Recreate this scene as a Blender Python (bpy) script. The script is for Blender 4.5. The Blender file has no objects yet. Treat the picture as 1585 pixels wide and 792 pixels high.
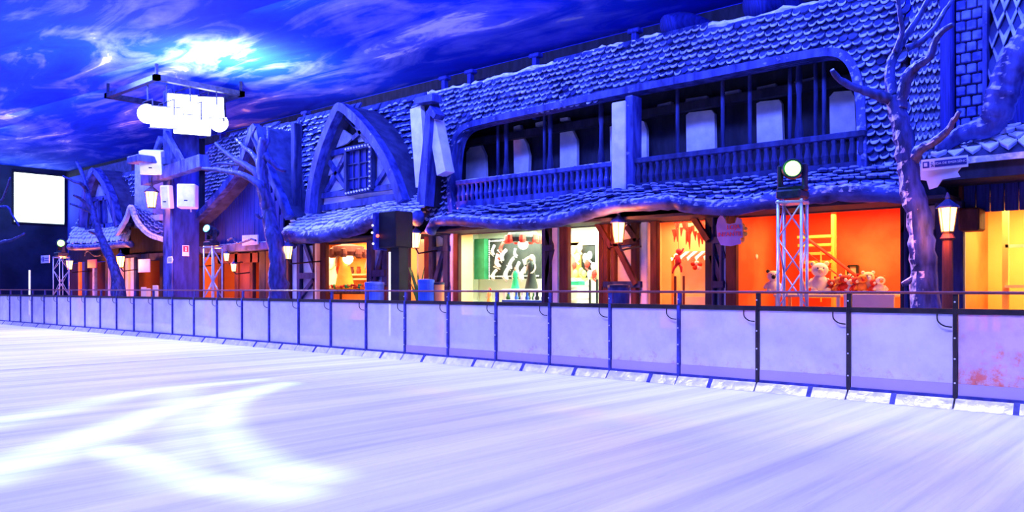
import bpy, math, random
from mathutils import Vector, Matrix
random.seed(7)
SC = bpy.context.scene
COL = SC.collection
PI = math.pi
# ---------------------------------------------------------------- camera frame (metres; facade runs along X, camera at origin)
F = 1250.0; CX = 792.5; HY = 446.0; VP = 620.0; CA = 0.6629; SA = 0.7487; EYE = 1.5
CEIL = 9.04; YB = 20.0; XL = -56.0; XR = 9.0
def PX(px, L):
    d = F*L/(CA*(px+VP)); return -(d - L*SA)/CA
def PZ(px, py, L):
    return EYE + (HY-py)/(px+VP)*L/CA
def at(px, py, L): return Vector((PX(px, L), L, PZ(px, py, L)))
def lean(px, py, L0, z0, k):
    L = L0
    for _ in range(12): L = L0 + k*(PZ(px, py, L)-z0)
    return at(px, py, L)
def XZ(pts, L): return [(PX(a, L), PZ(a, b, L)) for a, b in pts]
def pip(x, z, poly):
    c = False; n = len(poly); j = n-1
    for i in range(n):
        xi, zi = poly[i]; xj, zj = poly[j]
        if (zi > z) != (zj > z) and x < (xj-xi)*(z-zi)/(zj-zi)+xi: c = not c
        j = i
    return c
def lerp(a, b, t): return a+(b-a)*t
def interp(x, pts):
    if x <= pts[0][0]: return pts[0][1]
    for (a, b), (c, d) in zip(pts, pts[1:]):
        if x <= c: return b+(d-b)*(x-a)/(c-a)
    return pts[-1][1]
def smooth(pts, n=4):
    out = []
    P = [Vector(p) for p in pts]
    for i in range(len(P)-1):
        p0 = P[max(i-1, 0)]; p1 = P[i]; p2 = P[i+1]; p3 = P[min(i+2, len(P)-1)]
        for k in range(n):
            t = k/n
            out.append(0.5*((2*p1)+(p2-p0)*t+(2*p0-5*p1+4*p2-p3)*t*t+(3*p1-p0-3*p2+p3)*t**3))
    out.append(P[-1]); return out

# ---------------------------------------------------------------- materials
MATS = {}
def nodes_of(m): return m.node_tree.nodes, m.node_tree.links
def mat(name, c1, c2=None, scale=4.0, rough=0.7, metal=0.0, bump=0.3, stretch=(1,1,1), emit=None, estr=0.0, lo=.35, hi=.65, detail=5, spec=.3):
    m = bpy.data.materials.new(name); m.use_nodes = True
    N, Lk = nodes_of(m); b = N['Principled BSDF']
    b.inputs['Roughness'].default_value = rough; b.inputs['Metallic'].default_value = metal
    b.inputs['Specular IOR Level'].default_value = spec
    c2 = c2 or tuple(v*.8 for v in c1)
    tc = N.new('ShaderNodeTexCoord'); mp = N.new('ShaderNodeMapping'); mp.inputs['Scale'].default_value = stretch
    Lk.new(tc.outputs['Object'], mp.inputs[0])
    nz = N.new('ShaderNodeTexNoise'); nz.inputs['Scale'].default_value = scale; nz.inputs['Detail'].default_value = detail
    Lk.new(mp.outputs[0], nz.inputs['Vector'])
    cr = N.new('ShaderNodeValToRGB'); cr.color_ramp.elements[0].position = lo; cr.color_ramp.elements[1].position = hi
    cr.color_ramp.elements[0].color = (*c1, 1); cr.color_ramp.elements[1].color = (*c2, 1)
    Lk.new(nz.outputs['Fac'], cr.inputs[0]); Lk.new(cr.outputs[0], b.inputs['Base Color'])
    if bump:
        bp = N.new('ShaderNodeBump'); bp.inputs['Strength'].default_value = bump; bp.inputs['Distance'].default_value = .03
        Lk.new(nz.outputs['Fac'], bp.inputs['Height']); Lk.new(bp.outputs[0], b.inputs['Normal'])
    if emit:
        b.inputs['Emission Color'].default_value = (*emit, 1); b.inputs['Emission Strength'].default_value = estr
    MATS[name] = m; return m
def snowtop(m, amount=.5, snow=(.85,.88,.95), zb=.25, axis=(-.5,-.35,.8)):
    """snow / frosting lying on the faces that look up and towards the rink"""
    N, Lk = nodes_of(m); b = N['Principled BSDF']
    src = b.inputs['Base Color'].links[0].from_socket
    g = N.new('ShaderNodeNewGeometry'); dp = N.new('ShaderNodeVectorMath'); dp.operation = 'DOT_PRODUCT'; dp.inputs[1].default_value = axis
    Lk.new(g.outputs['True Normal'], dp.inputs[0])
    nz = N.new('ShaderNodeTexNoise'); nz.inputs['Scale'].default_value = 9; nz.inputs['Detail'].default_value = 6
    Lk.new(g.outputs['Position'], nz.inputs['Vector'])
    ad = N.new('ShaderNodeMath'); ad.operation = 'MULTIPLY_ADD'; ad.inputs[1].default_value = 1.6; ad.inputs[2].default_value = -0.8
    Lk.new(nz.outputs['Fac'], ad.inputs[0])
    s = N.new('ShaderNodeMath'); s.operation = 'ADD'; Lk.new(ad.outputs[0], s.inputs[0]); Lk.new(dp.outputs['Value'], s.inputs[1])
    mr = N.new('ShaderNodeMapRange'); mr.inputs['From Min'].default_value = zb; mr.inputs['From Max'].default_value = zb+.35
    mr.inputs['To Max'].default_value = amount
    Lk.new(s.outputs[0], mr.inputs['Value'])
    mx = N.new('ShaderNodeMix'); mx.data_type = 'RGBA'; Lk.new(mr.outputs[0], mx.inputs[0]); Lk.new(src, mx.inputs[6]); mx.inputs[7].default_value = (*snow, 1)
    Lk.new(mx.outputs[2], b.inputs['Base Color']); return m
def emitter(name, c, s):
    m = bpy.data.materials.new(name); m.use_nodes = True; b = m.node_tree.nodes['Principled BSDF']
    b.inputs['Base Color'].default_value = (*[min(1, v) for v in c], 1)
    b.inputs['Emission Color'].default_value = (*c, 1); b.inputs['Emission Strength'].default_value = s
    MATS[name] = m; return m

mat('shingle', (.010,.018,.10), (.07,.10,.34), scale=2.6, rough=.5, bump=.35)
mat('shingle_snowy', (.22,.28,.6), (.5,.56,.85), scale=3, rough=.6, bump=.5); snowtop(MATS['shingle_snowy'], .9, (.9,.92,1), .45, (0,-.5,.85))
mat('shingle_diamond', (.010,.018,.10), (.05,.08,.3), scale=1.6, rough=.6, bump=.4)
mat('frost_highlight', (.20,.27,.72), (.55,.64,1), scale=4, rough=.6, bump=.4)  # pale colour carrying the highlight of the shingles' lower lips
mat('frost_highlight_snowy', (.65,.7,.92), (.9,.92,1), scale=4, rough=.6, bump=.4)
mat('roof_core', (.02,.025,.08), (.05,.06,.16), scale=3)
mat('timber', (.008,.012,.07), (.03,.045,.18), scale=6, stretch=(1,1,.25), rough=.75, bump=.5)
mat('timber_blue', (.008,.014,.13), (.06,.09,.40), scale=5, stretch=(1,1,.3), rough=.6, bump=.6); snowtop(MATS['timber_blue'], .7, (.8,.85,1), .75, (-.3,-.5,.8))
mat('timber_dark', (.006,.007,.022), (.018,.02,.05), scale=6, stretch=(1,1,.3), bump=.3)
mat('timber_brown', (.05,.012,.014), (.11,.03,.03), scale=8, stretch=(1,1,.2), bump=.4)
mat('plank', (.008,.015,.16), (.02,.035,.32), scale=5, stretch=(6,1,.3), rough=.7, bump=.5)
mat('fascia', (.006,.012,.09), (.06,.09,.42), scale=3.5, stretch=(.7,1,1), rough=.55, bump=1.0); snowtop(MATS['fascia'], .8, (.85,.88,1), .8, (0,-.5,.85))
mat('plaster', (.26,.32,.56), (.46,.50,.76), scale=5, rough=.85, bump=.5)
mat('plaster_pale', (.58,.60,.78), (.76,.76,.90), scale=4, rough=.85, bump=.3)
mat('bark', (.006,.012,.08), (.03,.05,.28), scale=5, stretch=(2,2,.5), rough=.6, bump=1.0, detail=8); snowtop(MATS['bark'], .95, (.92,.94,1), .50, (-.75,-.25,.6))
mat('snow', (.88,.90,.98), (.95,.96,1), scale=3, rough=.6, bump=.4)
mat('metal_truss', (.55,.56,.62), (.68,.69,.75), scale=6, rough=.35, metal=.7, bump=.05)
mat('metal_dark', (.012,.014,.04), (.03,.035,.08), scale=8, rough=.35, metal=.3, bump=.05)
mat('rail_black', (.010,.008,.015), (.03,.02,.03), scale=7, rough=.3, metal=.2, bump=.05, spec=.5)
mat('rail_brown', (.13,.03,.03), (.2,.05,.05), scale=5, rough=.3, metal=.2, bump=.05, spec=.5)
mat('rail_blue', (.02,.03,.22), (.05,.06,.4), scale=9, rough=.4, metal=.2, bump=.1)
mat('foil', (.62,.63,.78), (.9,.9,1), scale=7, rough=.28, metal=.45, bump=1.0, detail=8)
mat('black', (.006,.006,.012), (.012,.012,.02), scale=5, rough=.5, bump=0)
mat('white_box', (.85,.87,.95), (.9,.92,1), scale=5, rough=.5, bump=0)
mat('sign_white', (.75,.78,.92), (.85,.88,1), scale=5, rough=.5, bump=0)
mat('sign_ink', (.03,.04,.25), (.04,.05,.3), scale=5, rough=.5, bump=0)
mat('sign_red', (.5,.03,.08), (.6,.04,.1), scale=5, rough=.5, bump=0)
mat('sign_violet', (.28,.22,.62), (.42,.34,.8), scale=3, rough=.5, bump=.2)
mat('letter_red', (.95,.12,.14), (.85,.1,.12), scale=3, rough=.5, bump=0)
mat('yellow', (.95,.72,.15), (.85,.6,.1), scale=5, rough=.6)
mat('green', (.02,.42,.16), (.03,.55,.25), scale=5, rough=.6)
mat('green_dark', (.02,.16,.06), (.03,.22,.09), scale=5, rough=.6, bump=.05)
mat('red', (.75,.05,.03), (.6,.03,.02), scale=5, rough=.6)
mat('orange', (.95,.35,.08), (.85,.28,.06), scale=5, rough=.6)
mat('white', (.9,.88,.85), (.95,.93,.9), scale=5, rough=.6, bump=0)
mat('cream', (.95,.85,.6), (.9,.78,.5), scale=5, rough=.6)
mat('skin', (.75,.45,.3), (.8,.5,.35), scale=5, rough=.6, bump=0)
mat('hair', (.08,.03,.02), (.12,.05,.03), scale=20, rough=.6)
mat('blue_drum', (.02,.10,.5), (.04,.16,.65), scale=3, rough=.35, bump=.1)
mat('board_black', (.015,.02,.02), (.03,.035,.03), scale=4, rough=.5, bump=0)
mat('leaf', (.02,.12,.03), (.05,.2,.05), scale=9, rough=.6)
mat('room_yellow', (.95,.56,.17), (.95,.66,.24), scale=.8, rough=.8, bump=0)
mat('room_red', (.9,.12,.04), (.9,.30,.11), scale=.55, rough=.8, bump=0, lo=.4, hi=.62)
mat('room_orange', (.92,.42,.18), (.95,.52,.26), scale=.8, rough=.8, bump=0)
mat('room_green', (.82,.95,.78), (.88,.98,.84), scale=.8, rough=.8, bump=0)
mat('room_amber', (.85,.30,.08), (.9,.42,.12), scale=1.2, rough=.8, bump=0)
mat('room_dark', (.10,.03,.04), (.16,.05,.05), scale=1.2, rough=.8, bump=0)
mat('room_floor', (.35,.2,.12), (.45,.28,.18), scale=1.2, rough=.5, bump=0)
mat('lens_green', (.1,.8,.1)); emitter('lens_green', (.30,1,.12), 6)
emitter('lens_white', (.8,.87,1), 7)
emitter('lens_cyan', (.2,1,.8), 4)
emitter('lantern_glass', (1,.48,.12), 9)
emitter('lantern_bulb', (1,.72,.35), 40)
emitter('tube_glow', (.75,.72,1), 2.0)
emitter('lamp_warm', (1,.7,.4), 6)
emitter('red_led', (1,.1,.05), 4)

# glass of lantern: partly clear glowing panes -> leave emissive panes (they are lit frosted glass)
# ---------------------------------------------------------------- mesh builder
class MB:
    def __init__(s): s.v = []; s.f = []
    def add(s, vs, fs):
        o = len(s.v); s.v += [tuple(v) for v in vs]; s.f += [tuple(i+o for i in f) for f in fs]; return s
    def box(s, x0, x1, y0, y1, z0, z1, M=None, bev=0):
        x0, x1 = min(x0,x1), max(x0,x1); y0, y1 = min(y0,y1), max(y0,y1); z0, z1 = min(z0,z1), max(z0,z1)
        if bev:
            b = min(bev, (x1-x0)/3, (y1-y0)/3, (z1-z0)/3)
            vs = []; idx = {}
            for zi, (z, e) in enumerate(((z0, b), (z0+b, 0), (z1-b, 0), (z1, b))):
                for (x, y) in ((x0+e, y0+b if 1 else 0), (x0+b, y0+e), (x1-b, y0+e), (x1-e, y0+b), (x1-e, y1-b), (x1-b, y1-e), (x0+b, y1-e), (x0+e, y1-b)):
                    vs.append(Vector((x, y, z)))
            fs = [tuple(range(7, -1, -1)), tuple(range(24, 32))]
            for r in range(3):
                for k in range(8):
                    k2 = (k+1) % 8; fs.append((r*8+k, r*8+k2, r*8+8+k2, r*8+8+k))
        else:
            vs = [Vector(p) for p in ((x0,y0,z0),(x1,y0,z0),(x1,y1,z0),(x0,y1,z0),(x0,y0,z1),(x1,y0,z1),(x1,y1,z1),(x0,y1,z1))]
            fs = [(3,2,1,0),(4,5,6,7),(0,1,5,4),(1,2,6,5),(2,3,7,6),(3,0,4,7)]
        if M: vs = [M @ v for v in vs]
        return s.add(vs, fs)
    def tube(s, pts, rad, seg=8, sq=1.0, jit=0, cap=True):
        P = [Vector(p) for p in pts]; n = len(P)
        if not isinstance(rad, (list, tuple)): rad = [rad]*n
        vs = []; fs = []; up = Vector((0,0,1))
        prev = None
        for i, p in enumerate(P):
            d = (P[min(i+1, n-1)]-P[max(i-1, 0)]).normalized()
            if prev is None:
                a = d.cross(up) if abs(d.z) < .9 else d.cross(Vector((0,1,0)))
            else: a = prev - d*prev.dot(d)
            a.normalize(); prev = a; b = d.cross(a).normalized()
            for k in range(seg):
                t = 2*PI*k/seg; r = rad[i]*(1+random.uniform(-jit, jit))
                vs.append(p + a*math.cos(t)*r + b*math.sin(t)*r*sq)
        for i in range(n-1):
            for k in range(seg):
                k2 = (k+1) % seg; fs.append((i*seg+k, i*seg+k2, (i+1)*seg+k2, (i+1)*seg+k))
        if cap: fs.append(tuple(range(seg-1, -1, -1))); fs.append(tuple(range((n-1)*seg, n*seg)))
        return s.add(vs, fs)
    def lathe(s, c, prof, seg=12, axis='z'):
        c = Vector(c); vs = []; fs = []
        for r, h in prof:
            for k in range(seg):
                t = 2*PI*k/seg
                q = (r*math.cos(t), r*math.sin(t), h)
                if axis == 'y': q = (q[0], q[2], q[1])
                if axis == 'x': q = (q[2], q[0], q[1])
                vs.append(c+Vector(q))
        for i in range(len(prof)-1):
            for k in range(seg):
                k2 = (k+1) % seg; fs.append((i*seg+k, i*seg+k2, (i+1)*seg+k2, (i+1)*seg+k))
        fs.append(tuple(range(seg-1, -1, -1))); fs.append(tuple(range((len(prof)-1)*seg, len(prof)*seg)))
        return s.add(vs, fs)
    def ball(s, c, r, seg=10, rings=6, sc=(1,1,1)):
        prof = [(max(.02, math.sin(PI*i/rings)), -math.cos(PI*i/rings)) for i in range(rings+1)]
        vs = []; fs = []
        for a, h in prof:
            for k in range(seg):
                t = 2*PI*k/seg; vs.append(Vector(c)+Vector((a*math.cos(t)*r*sc[0], a*math.sin(t)*r*sc[1], h*r*sc[2])))
        for i in range(rings):
            for k in range(seg):
                k2 = (k+1) % seg; fs.append((i*seg+k, i*seg+k2, (i+1)*seg+k2, (i+1)*seg+k))
        fs.append(tuple(range(seg-1, -1, -1))); fs.append(tuple(range(rings*seg, (rings+1)*seg)))
        return s.add(vs, fs)
    def board(s, pts, w, y0, y1, jit=0.0, w_end=None):
        """flat board following a path in the XZ plane, w wide, from y0 to y1"""
        P = [(p[0], p[-1]) for p in pts]; n = len(P); vs = []; fs = []
        for i in range(n):
            a = P[max(i-1, 0)]; b = P[min(i+1, n-1)]
            dx, dz = b[0]-a[0], b[1]-a[1]; l = math.hypot(dx, dz) or 1; nx, nz = -dz/l, dx/l
            ww = w if w_end is None else lerp(w, w_end, i/(n-1))
            h = ww/2*(1+random.uniform(-jit, jit)); x, z = P[i]
            vs += [(x+nx*h, y0, z+nz*h), (x-nx*h, y0, z-nz*h), (x-nx*h, y1, z-nz*h), (x+nx*h, y1, z+nz*h)]
        for i in range(n-1):
            for k in range(4):
                k2 = (k+1) % 4; fs.append((i*4+k, i*4+k2, i*4+4+k2, i*4+4+k))
        fs.append((3,2,1,0)); fs.append(tuple((n-1)*4+k for k in range(4)))
        return s.add(vs, fs)
    def prism(s, poly, y0, y1):
        n = len(poly); vs = [(x, y0, z) for x, z in poly]+[(x, y1, z) for x, z in poly]
        fs = [tuple(range(n)), tuple(range(2*n-1, n-1, -1))]+[(i, (i+1) % n, (i+1) % n+n, i+n) for i in range(n)]
        return s.add(vs, fs)
    def quad(s, a, b, c, d): return s.add([a, b, c, d], [(0,1,2,3)])
    def build(s, name, m, parent=None, smooth=False, loc=None, label=None):
        me = bpy.data.meshes.new(name)
        vs = s.v
        me.from_pydata(vs, [], s.f); me.validate()
        me.materials.append(MATS[m] if isinstance(m, str) else m)
        if smooth:
            for p in me.polygons: p.use_smooth = True
        o = bpy.data.objects.new(name, me); COL.objects.link(o)
        if parent:
            o.parent = parent
            if loc is None:
                # geometry given in world coordinates: shift mesh into the parent's frame
                W = world_of(parent).inverted(); me.transform(W)
            else: o.location = loc
        elif loc is not None: o.location = loc
        if label: o['label'] = label
        return o
def world_of(o):
    M = Matrix.LocRotScale(o.location, o.rotation_euler, o.scale)
    return world_of(o.parent) @ M if o.parent else M
def thing(name, loc, label, cat, group=None, rz=0):
    o = bpy.data.objects.new(name, None); COL.objects.link(o); o.empty_display_size = .3
    o.location = loc; o.rotation_euler = (0,0,rz); o['label'] = label; o['category'] = cat
    if group: o['group'] = group
    return o
def tag(o, label, cat, group=None, kind=None):
    o['label'] = label; o['category'] = cat
    if group: o['group'] = group
    if kind: o['kind'] = kind
    return o
def struct(o, label=None):
    o['kind'] = 'structure'
    if label: o['label'] = label
    return o
def copy_tree(o, parent=None):
    c = o.copy(); COL.objects.link(c); c.parent = parent
    for ch in [k for k in bpy.data.objects if k.parent == o]: copy_tree(ch, c)
    return c
def light(kind, name, loc, energy, color, size=.5, size_y=None, target=None, spot=None, blend=.5, spread=None):
    l = bpy.data.lights.new(name, kind); l.energy = energy; l.color = color
    if kind == 'AREA':
        l.shape = 'RECTANGLE'; l.size = size; l.size_y = size_y or size
        if spread: l.spread = spread
    else: l.shadow_soft_size = size
    if spot: l.spot_size = spot; l.spot_blend = blend
    o = bpy.data.objects.new(name, l); COL.objects.link(o); o.location = loc
    if target is not None: o.rotation_euler = (Vector(target)-Vector(loc)).to_track_quat('-Z', 'Y').to_euler()
    return o

# ---------------------------------------------------------------- shingled surface:  S(u,v) -> point, u along, v up
FROST_HIGHLIGHT = {}
def frost_highlight(mb, parent, m='frost_highlight'):
    f = FROST_HIGHLIGHT.pop(id(mb), None)
    if f and f.v: f.build('shingle_highlight', m, parent)
def shingle_surface(mb, S, nu, nv, mask=None, shape='scallop', lift=.055, N=Vector((0,-1,0)), jit=.10):
    fm = FROST_HIGHLIGHT.setdefault(id(mb), MB()); FROST_HIGHLIGHT[('keep', id(mb))] = mb
    for j in range(nv):
        for i in range(nu):
            u = (i+.5*(j % 2))/nu; v = j/nv
            c = S(u+.5/nu, v+.5/nv)
            if mask and not mask(c.x, c.z): continue
            a = S(u, v); U = S(u+1/nu, v)-a; V = S(u, min(v+1.0/nv, 1.0))-a
            if V.length < 1e-4: continue
            V = V.normalized()*V.length*1.35
            n = U.cross(V).normalized()
            if n.dot(N) < 0: n = -n
            dl = lift*(1+random.uniform(-.4, .5)); du = random.uniform(-jit, jit)*.3; dv = random.uniform(-jit, jit)
            if shape == 'scallop': prof = [(.03,1,.1),(.03,.42,.6),(.14,.16,.85),(.34,.0,1),(.66,.0,1),(.86,.16,.85),(.97,.42,.6),(.97,1,.1)]
            elif shape == 'square': prof = [(.03,1,.1),(.03,.03,.9),(.3,-.02,1),(.7,.03,1),(.97,.0,.9),(.97,1,.1)]
            else: prof = [(.5,1.35,.05),(.02,.7,.5),(.5,.0,1),(.98,.7,.5)]
            fr = [a+U*(p+du)+V*(q+dv*(1-q))+n*dl*h for p, q, h in prof]
            bk = [p-n*(dl*.55) for p in fr]
            k = len(fr)
            mb.add(fr+bk, [tuple(range(k))]+[(q, (q+1) % k, (q+1) % k+k, q+k) for q in range(k)])
            if random.random() < .93:  # bright crescent: highlight on the lower lip put into colour, drawn as frost
                w = random.uniform(.16, .34)*(1.7 if shape == 'diamond' else 1)
                low = prof[1:-1] if shape != 'diamond' else prof[1:]
                e = n*(dl*.12+.004)
                A = [a+U*p+V*(q+dv*(1-q)-.02)+n*dl*h+e for p, q, h in low]
                m_ = (len(low)-1)/2
                B = [a+U*lerp(p, .5, .12)+V*(q+dv*(1-q)+w*(1-abs(i_-m_)/(m_+.01)*.55)*random.uniform(.7, 1.2))+n*dl*(h-w*.35)+e for i_, (p, q, h) in enumerate(low)]
                c_ = len(low); fm.add(A+B+[p-e*1.6 for p in A], [(i_, i_+1, c_+i_+1, c_+i_) for i_ in range(c_-1)]+[(i_+1, i_, 2*c_+i_, 2*c_+i_+1) for i_ in range(c_-1)])
def sheet(mb, S, nu, nv, mask=None, th=.06):
    for j in range(nv):
        for i in range(nu):
            c = S((i+.5)/nu, (j+.5)/nv)
            if mask and not mask(c.x, c.z): continue
            a, b, d, e = S(i/nu, j/nv), S((i+1)/nu, j/nv), S((i+1)/nu, (j+1)/nv), S(i/nu, (j+1)/nv)
            o = Vector((0, th, 0))
            mb.add([a, b, d, e, a+o, b+o, d+o, e+o], [(0,1,2,3), (7,6,5,4)])
# ================================================================= SETTING
def ice_material():
    m = bpy.data.materials.new('ice'); m.use_nodes = True; N, Lk = nodes_of(m); b = N['Principled BSDF']
    g = N.new('ShaderNodeNewGeometry')
    def noise(scale, st, detail=4, rough=.55):
        mp = N.new('ShaderNodeMapping'); mp.inputs['Scale'].default_value = st; Lk.new(g.outputs['Position'], mp.inputs[0])
        n = N.new('ShaderNodeTexNoise'); n.inputs['Scale'].default_value = scale; n.inputs['Detail'].default_value = detail; n.inputs['Roughness'].default_value = rough
        Lk.new(mp.outputs[0], n.inputs['Vector']); return n.outputs['Fac']
    def rng(s, a, c, lo, hi):
        r = N.new('ShaderNodeMapRange'); r.inputs['From Min'].default_value = a; r.inputs['From Max'].default_value = c
        r.inputs['To Min'].default_value = lo; r.inputs['To Max'].default_value = hi; Lk.new(s, r.inputs['Value']); return r.outputs[0]
    def op(k, a, c):
        r = N.new('ShaderNodeMath'); r.operation = k
        for i, q in enumerate((a, c)):
            if isinstance(q, (int, float)): r.inputs[i].default_value = q
            else: Lk.new(q, r.inputs[i])
        return r.outputs[0]
    band = rng(noise(2.2, (1, .035, 1), 3), .38, .66, 0, 1)       # resurfacing lanes, run towards the village
    fine = rng(noise(9, (1, .03, 1), 5, .7), .45, .75, 0, 1)
    blot = rng(noise(.35, (1, 1, 1), 4), .35, .7, 0, 1)
    scratch = rng(noise(30, (1, .05, 1), 2), .68, .8, 0, 1)
    t = op('ADD', op('MULTIPLY', band, .55), op('MULTIPLY', fine, .36)); t = op('ADD', t, op('MULTIPLY', blot, .12)); t = op('ADD', t, op('MULTIPLY', scratch, .28))
    cr = N.new('ShaderNodeValToRGB'); cr.color_ramp.elements[0].color = (.90, .91, .98, 1); cr.color_ramp.elements[1].color = (.46, .49, .80, 1)
    Lk.new(t, cr.inputs[0]); Lk.new(cr.outputs[0], b.inputs['Base Color'])
    b.inputs['Roughness'].default_value = .62; b.inputs['Specular IOR Level'].default_value = .12
    bp = N.new('ShaderNodeBump'); bp.inputs['Strength'].default_value = .5; bp.inputs['Distance'].default_value = .02; Lk.new(t, bp.inputs['Height']); Lk.new(bp.outputs[0], b.inputs['Normal'])
    return m
MATS['ice'] = ice_material()
def ceiling_material():
    """a ceiling painted as a night sky: blue with wispy white clouds"""
    m = bpy.data.materials.new('painted_sky'); m.use_nodes = True; N, Lk = nodes_of(m); b = N['Principled BSDF']
    g = N.new('ShaderNodeNewGeometry')
    def noise(scale, st, detail, dist=0, w=0):
        mp = N.new('ShaderNodeMapping'); mp.inputs['Scale'].default_value = st; mp.inputs['Location'].default_value = (w, w, 0); mp.inputs['Rotation'].default_value = (0, 0, .5)
        Lk.new(g.outputs['Position'], mp.inputs[0])
        n = N.new('ShaderNodeTexNoise'); n.inputs['Scale'].default_value = scale; n.inputs['Detail'].default_value = detail; n.inputs['Distortion'].default_value = dist
        n.inputs['Roughness'].default_value = .6
        Lk.new(mp.outputs[0], n.inputs['Vector']); return n.outputs['Fac']
    a = noise(.11, (1, 1.5, 1), 8, .6); c = noise(.45, (.5, 1.7, 1), 8, 1.0, 3)
    mx = N.new('ShaderNodeMath'); mx.operation = 'MULTIPLY_ADD'; mx.inputs[1].default_value = .52; Lk.new(c, mx.inputs[0])
    m2 = N.new('ShaderNodeMath'); m2.operation = 'MULTIPLY'; m2.inputs[1].default_value = .5; Lk.new(a, m2.inputs[0]); Lk.new(m2.outputs[0], mx.inputs[2])
    cr = N.new('ShaderNodeValToRGB'); e = cr.color_ramp.elements
    e[0].position = .36; e[0].color = (.003, .025, .52, 1); e[1].position = .64; e[1].color = (.8, .82, 1, 1)
    x = e.new(.50); x.color = (.006, .05, .72, 1)
    x = e.new(.60); x.color = (.16, .22, .92, 1)
    Lk.new(mx.outputs[0], cr.inputs[0]); Lk.new(cr.outputs[0], b.inputs['Base Color'])
    b.inputs['Roughness'].default_value = .9; b.inputs['Specular IOR Level'].default_value = .1
    return m
MATS['painted_sky'] = ceiling_material()
mat('wall_blue', (.03,.05,.55), (.04,.08,.7), scale=.6, rough=.9, bump=0)
mat('wall_dark', (.008,.012,.04), (.02,.03,.09), scale=.7, rough=.9, bump=.1)
mat('walkway', (.10,.09,.16), (.2,.18,.28), scale=2, rough=.6)
struct(MB().box(XL, XR, -14, 11.2, -.2, 0).build('floor', 'ice'), 'pale resurfaced skating ice with long lanes')
struct(MB().box(XL, XR, 11.2, YB+.2, -.2, -.001).build('floor', 'walkway'), 'dark walkway behind the rink barrier')
struct(MB().box(XL, XR, -14, YB+.2, CEIL, CEIL+.2).build('ceiling', 'painted_sky'), 'ceiling painted as blue cloudy sky')
struct(MB().box(XL, XR, YB, YB+.2, 0, CEIL).build('wall_back', 'wall_blue'))
struct(MB().box(XL-.2, XL, -14, YB+.2, 0, CEIL).build('wall_left', 'wall_dark'))
struct(MB().box(XL, XR, YB-.12, YB, CEIL-.42, CEIL-.06).build('shadow_trim_1', 'timber_dark'))  # dark strip put in for the shadow gap below the ceiling
# expansion line running across the ice

def ground(px, py):
    d = F*EYE/(py-HY); cx = (px-CX)*d/F
    # camera -> world: right=(CA? ) world X = -(t);  t = -cx*SA + d*CA ; L = cx*CA + d*SA
    return Vector((-(-cx*SA+d*CA), cx*CA+d*SA, 0))
g0, g1 = ground(0, 573), ground(432, 545)
dd = (g1-g0).normalized(); nn = Vector((-dd.y, dd.x, 0))*.05
mat('ice_seam', (.5,.5,.7), (.32,.33,.6), scale=3, bump=0)
p0 = g0-dd*8; p1 = g1
mb = MB(); mb.add([p0-nn+Vector((0,0,.002)), p1-nn+Vector((0,0,.002)), p1+nn+Vector((0,0,.002)), p0+nn+Vector((0,0,.002))], [(0,1,2,3)])
struct(mb.build('floor_marking', 'ice_seam'), 'thin grey seam line across the ice')

# ================================================================= RINK BARRIER
LB = 11.24; SP = 1.30; X0 = -2.54; n0, n1 = -3, 38
def panel_material(name, base, alo, ahi, tint=None, thr=.5):
    m = bpy.data.materials.new(name); m.use_nodes = True; N, Lk = nodes_of(m); b = N['Principled BSDF']; out = N['Material Output']
    g = N.new('ShaderNodeNewGeometry')
    n = N.new('ShaderNodeTexNoise'); n.inputs['Scale'].default_value = 1.3; n.inputs['Detail'].default_value = 8; n.inputs['Roughness'].default_value = .65; Lk.new(g.outputs['Position'], n.inputs['Vector'])
    r = N.new('ShaderNodeMapRange'); r.inputs['From Min'].default_value = .3; r.inputs['From Max'].default_value = .65; r.inputs['To Min'].default_value = alo; r.inputs['To Max'].default_value = ahi
    Lk.new(n.outputs['Fac'], r.inputs['Value']); Lk.new(r.outputs[0], b.inputs['Alpha'])
    b.inputs['Roughness'].default_value = .22; b.inputs['Specular IOR Level'].default_value = .6
    b.inputs['Base Color'].default_value = (*base, 1)
    if tint:
        n2 = N.new('ShaderNodeTexNoise'); n2.inputs['Scale'].default_value = 5; n2.inputs['Detail'].default_value = 9; n2.inputs['Roughness'].default_value = .75
        Lk.new(g.outputs['Position'], n2.inputs['Vector'])
        sp = N.new('ShaderNodeSeparateXYZ'); Lk.new(g.outputs['Position'], sp.inputs[0])
        h = N.new('ShaderNodeMapRange'); h.inputs['From Min'].default_value = .25; h.inputs['From Max'].default_value = 1.0; h.inputs['To Min'].default_value = .16; h.inputs['To Max'].default_value = -.06
        Lk.new(sp.outputs['Z'], h.inputs['Value'])
        ad = N.new('ShaderNodeMath'); Lk.new(n2.outputs['Fac'], ad.inputs[0]); Lk.new(h.outputs[0], ad.inputs[1])
        r2 = N.new('ShaderNodeMapRange'); r2.inputs['From Min'].default_value = thr; r2.inputs['From Max'].default_value = thr+.15; Lk.new(ad.outputs[0], r2.inputs['Value'])
        mx = N.new('ShaderNodeMix'); mx.data_type = 'RGBA'; mx.inputs[6].default_value = (*base, 1); mx.inputs[7].default_value = (*tint, 1); Lk.new(r2.outputs[0], mx.inputs[0])
        Lk.new(mx.outputs[2], b.inputs['Base Color'])
    MATS[name] = m
panel_material('panel_fogged', (.60,.62,.82), .50, .80)
panel_material('panel_scuffed', (.62,.60,.82), .55, .9, (.50,.32,.50), .66)
panel_material('panel_mottled', (.62,.45,.66), .35, .85, (.75,.16,.12), .56)  # red mottling mixed into the panel colour, denser towards the bottom
panel_material('kick_film', (.40,.32,.60), .8, .9)
m = bpy.data.materials.new('clear_acrylic'); m.use_nodes = True; N, Lk = nodes_of(m); out = N['Material Output']
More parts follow.
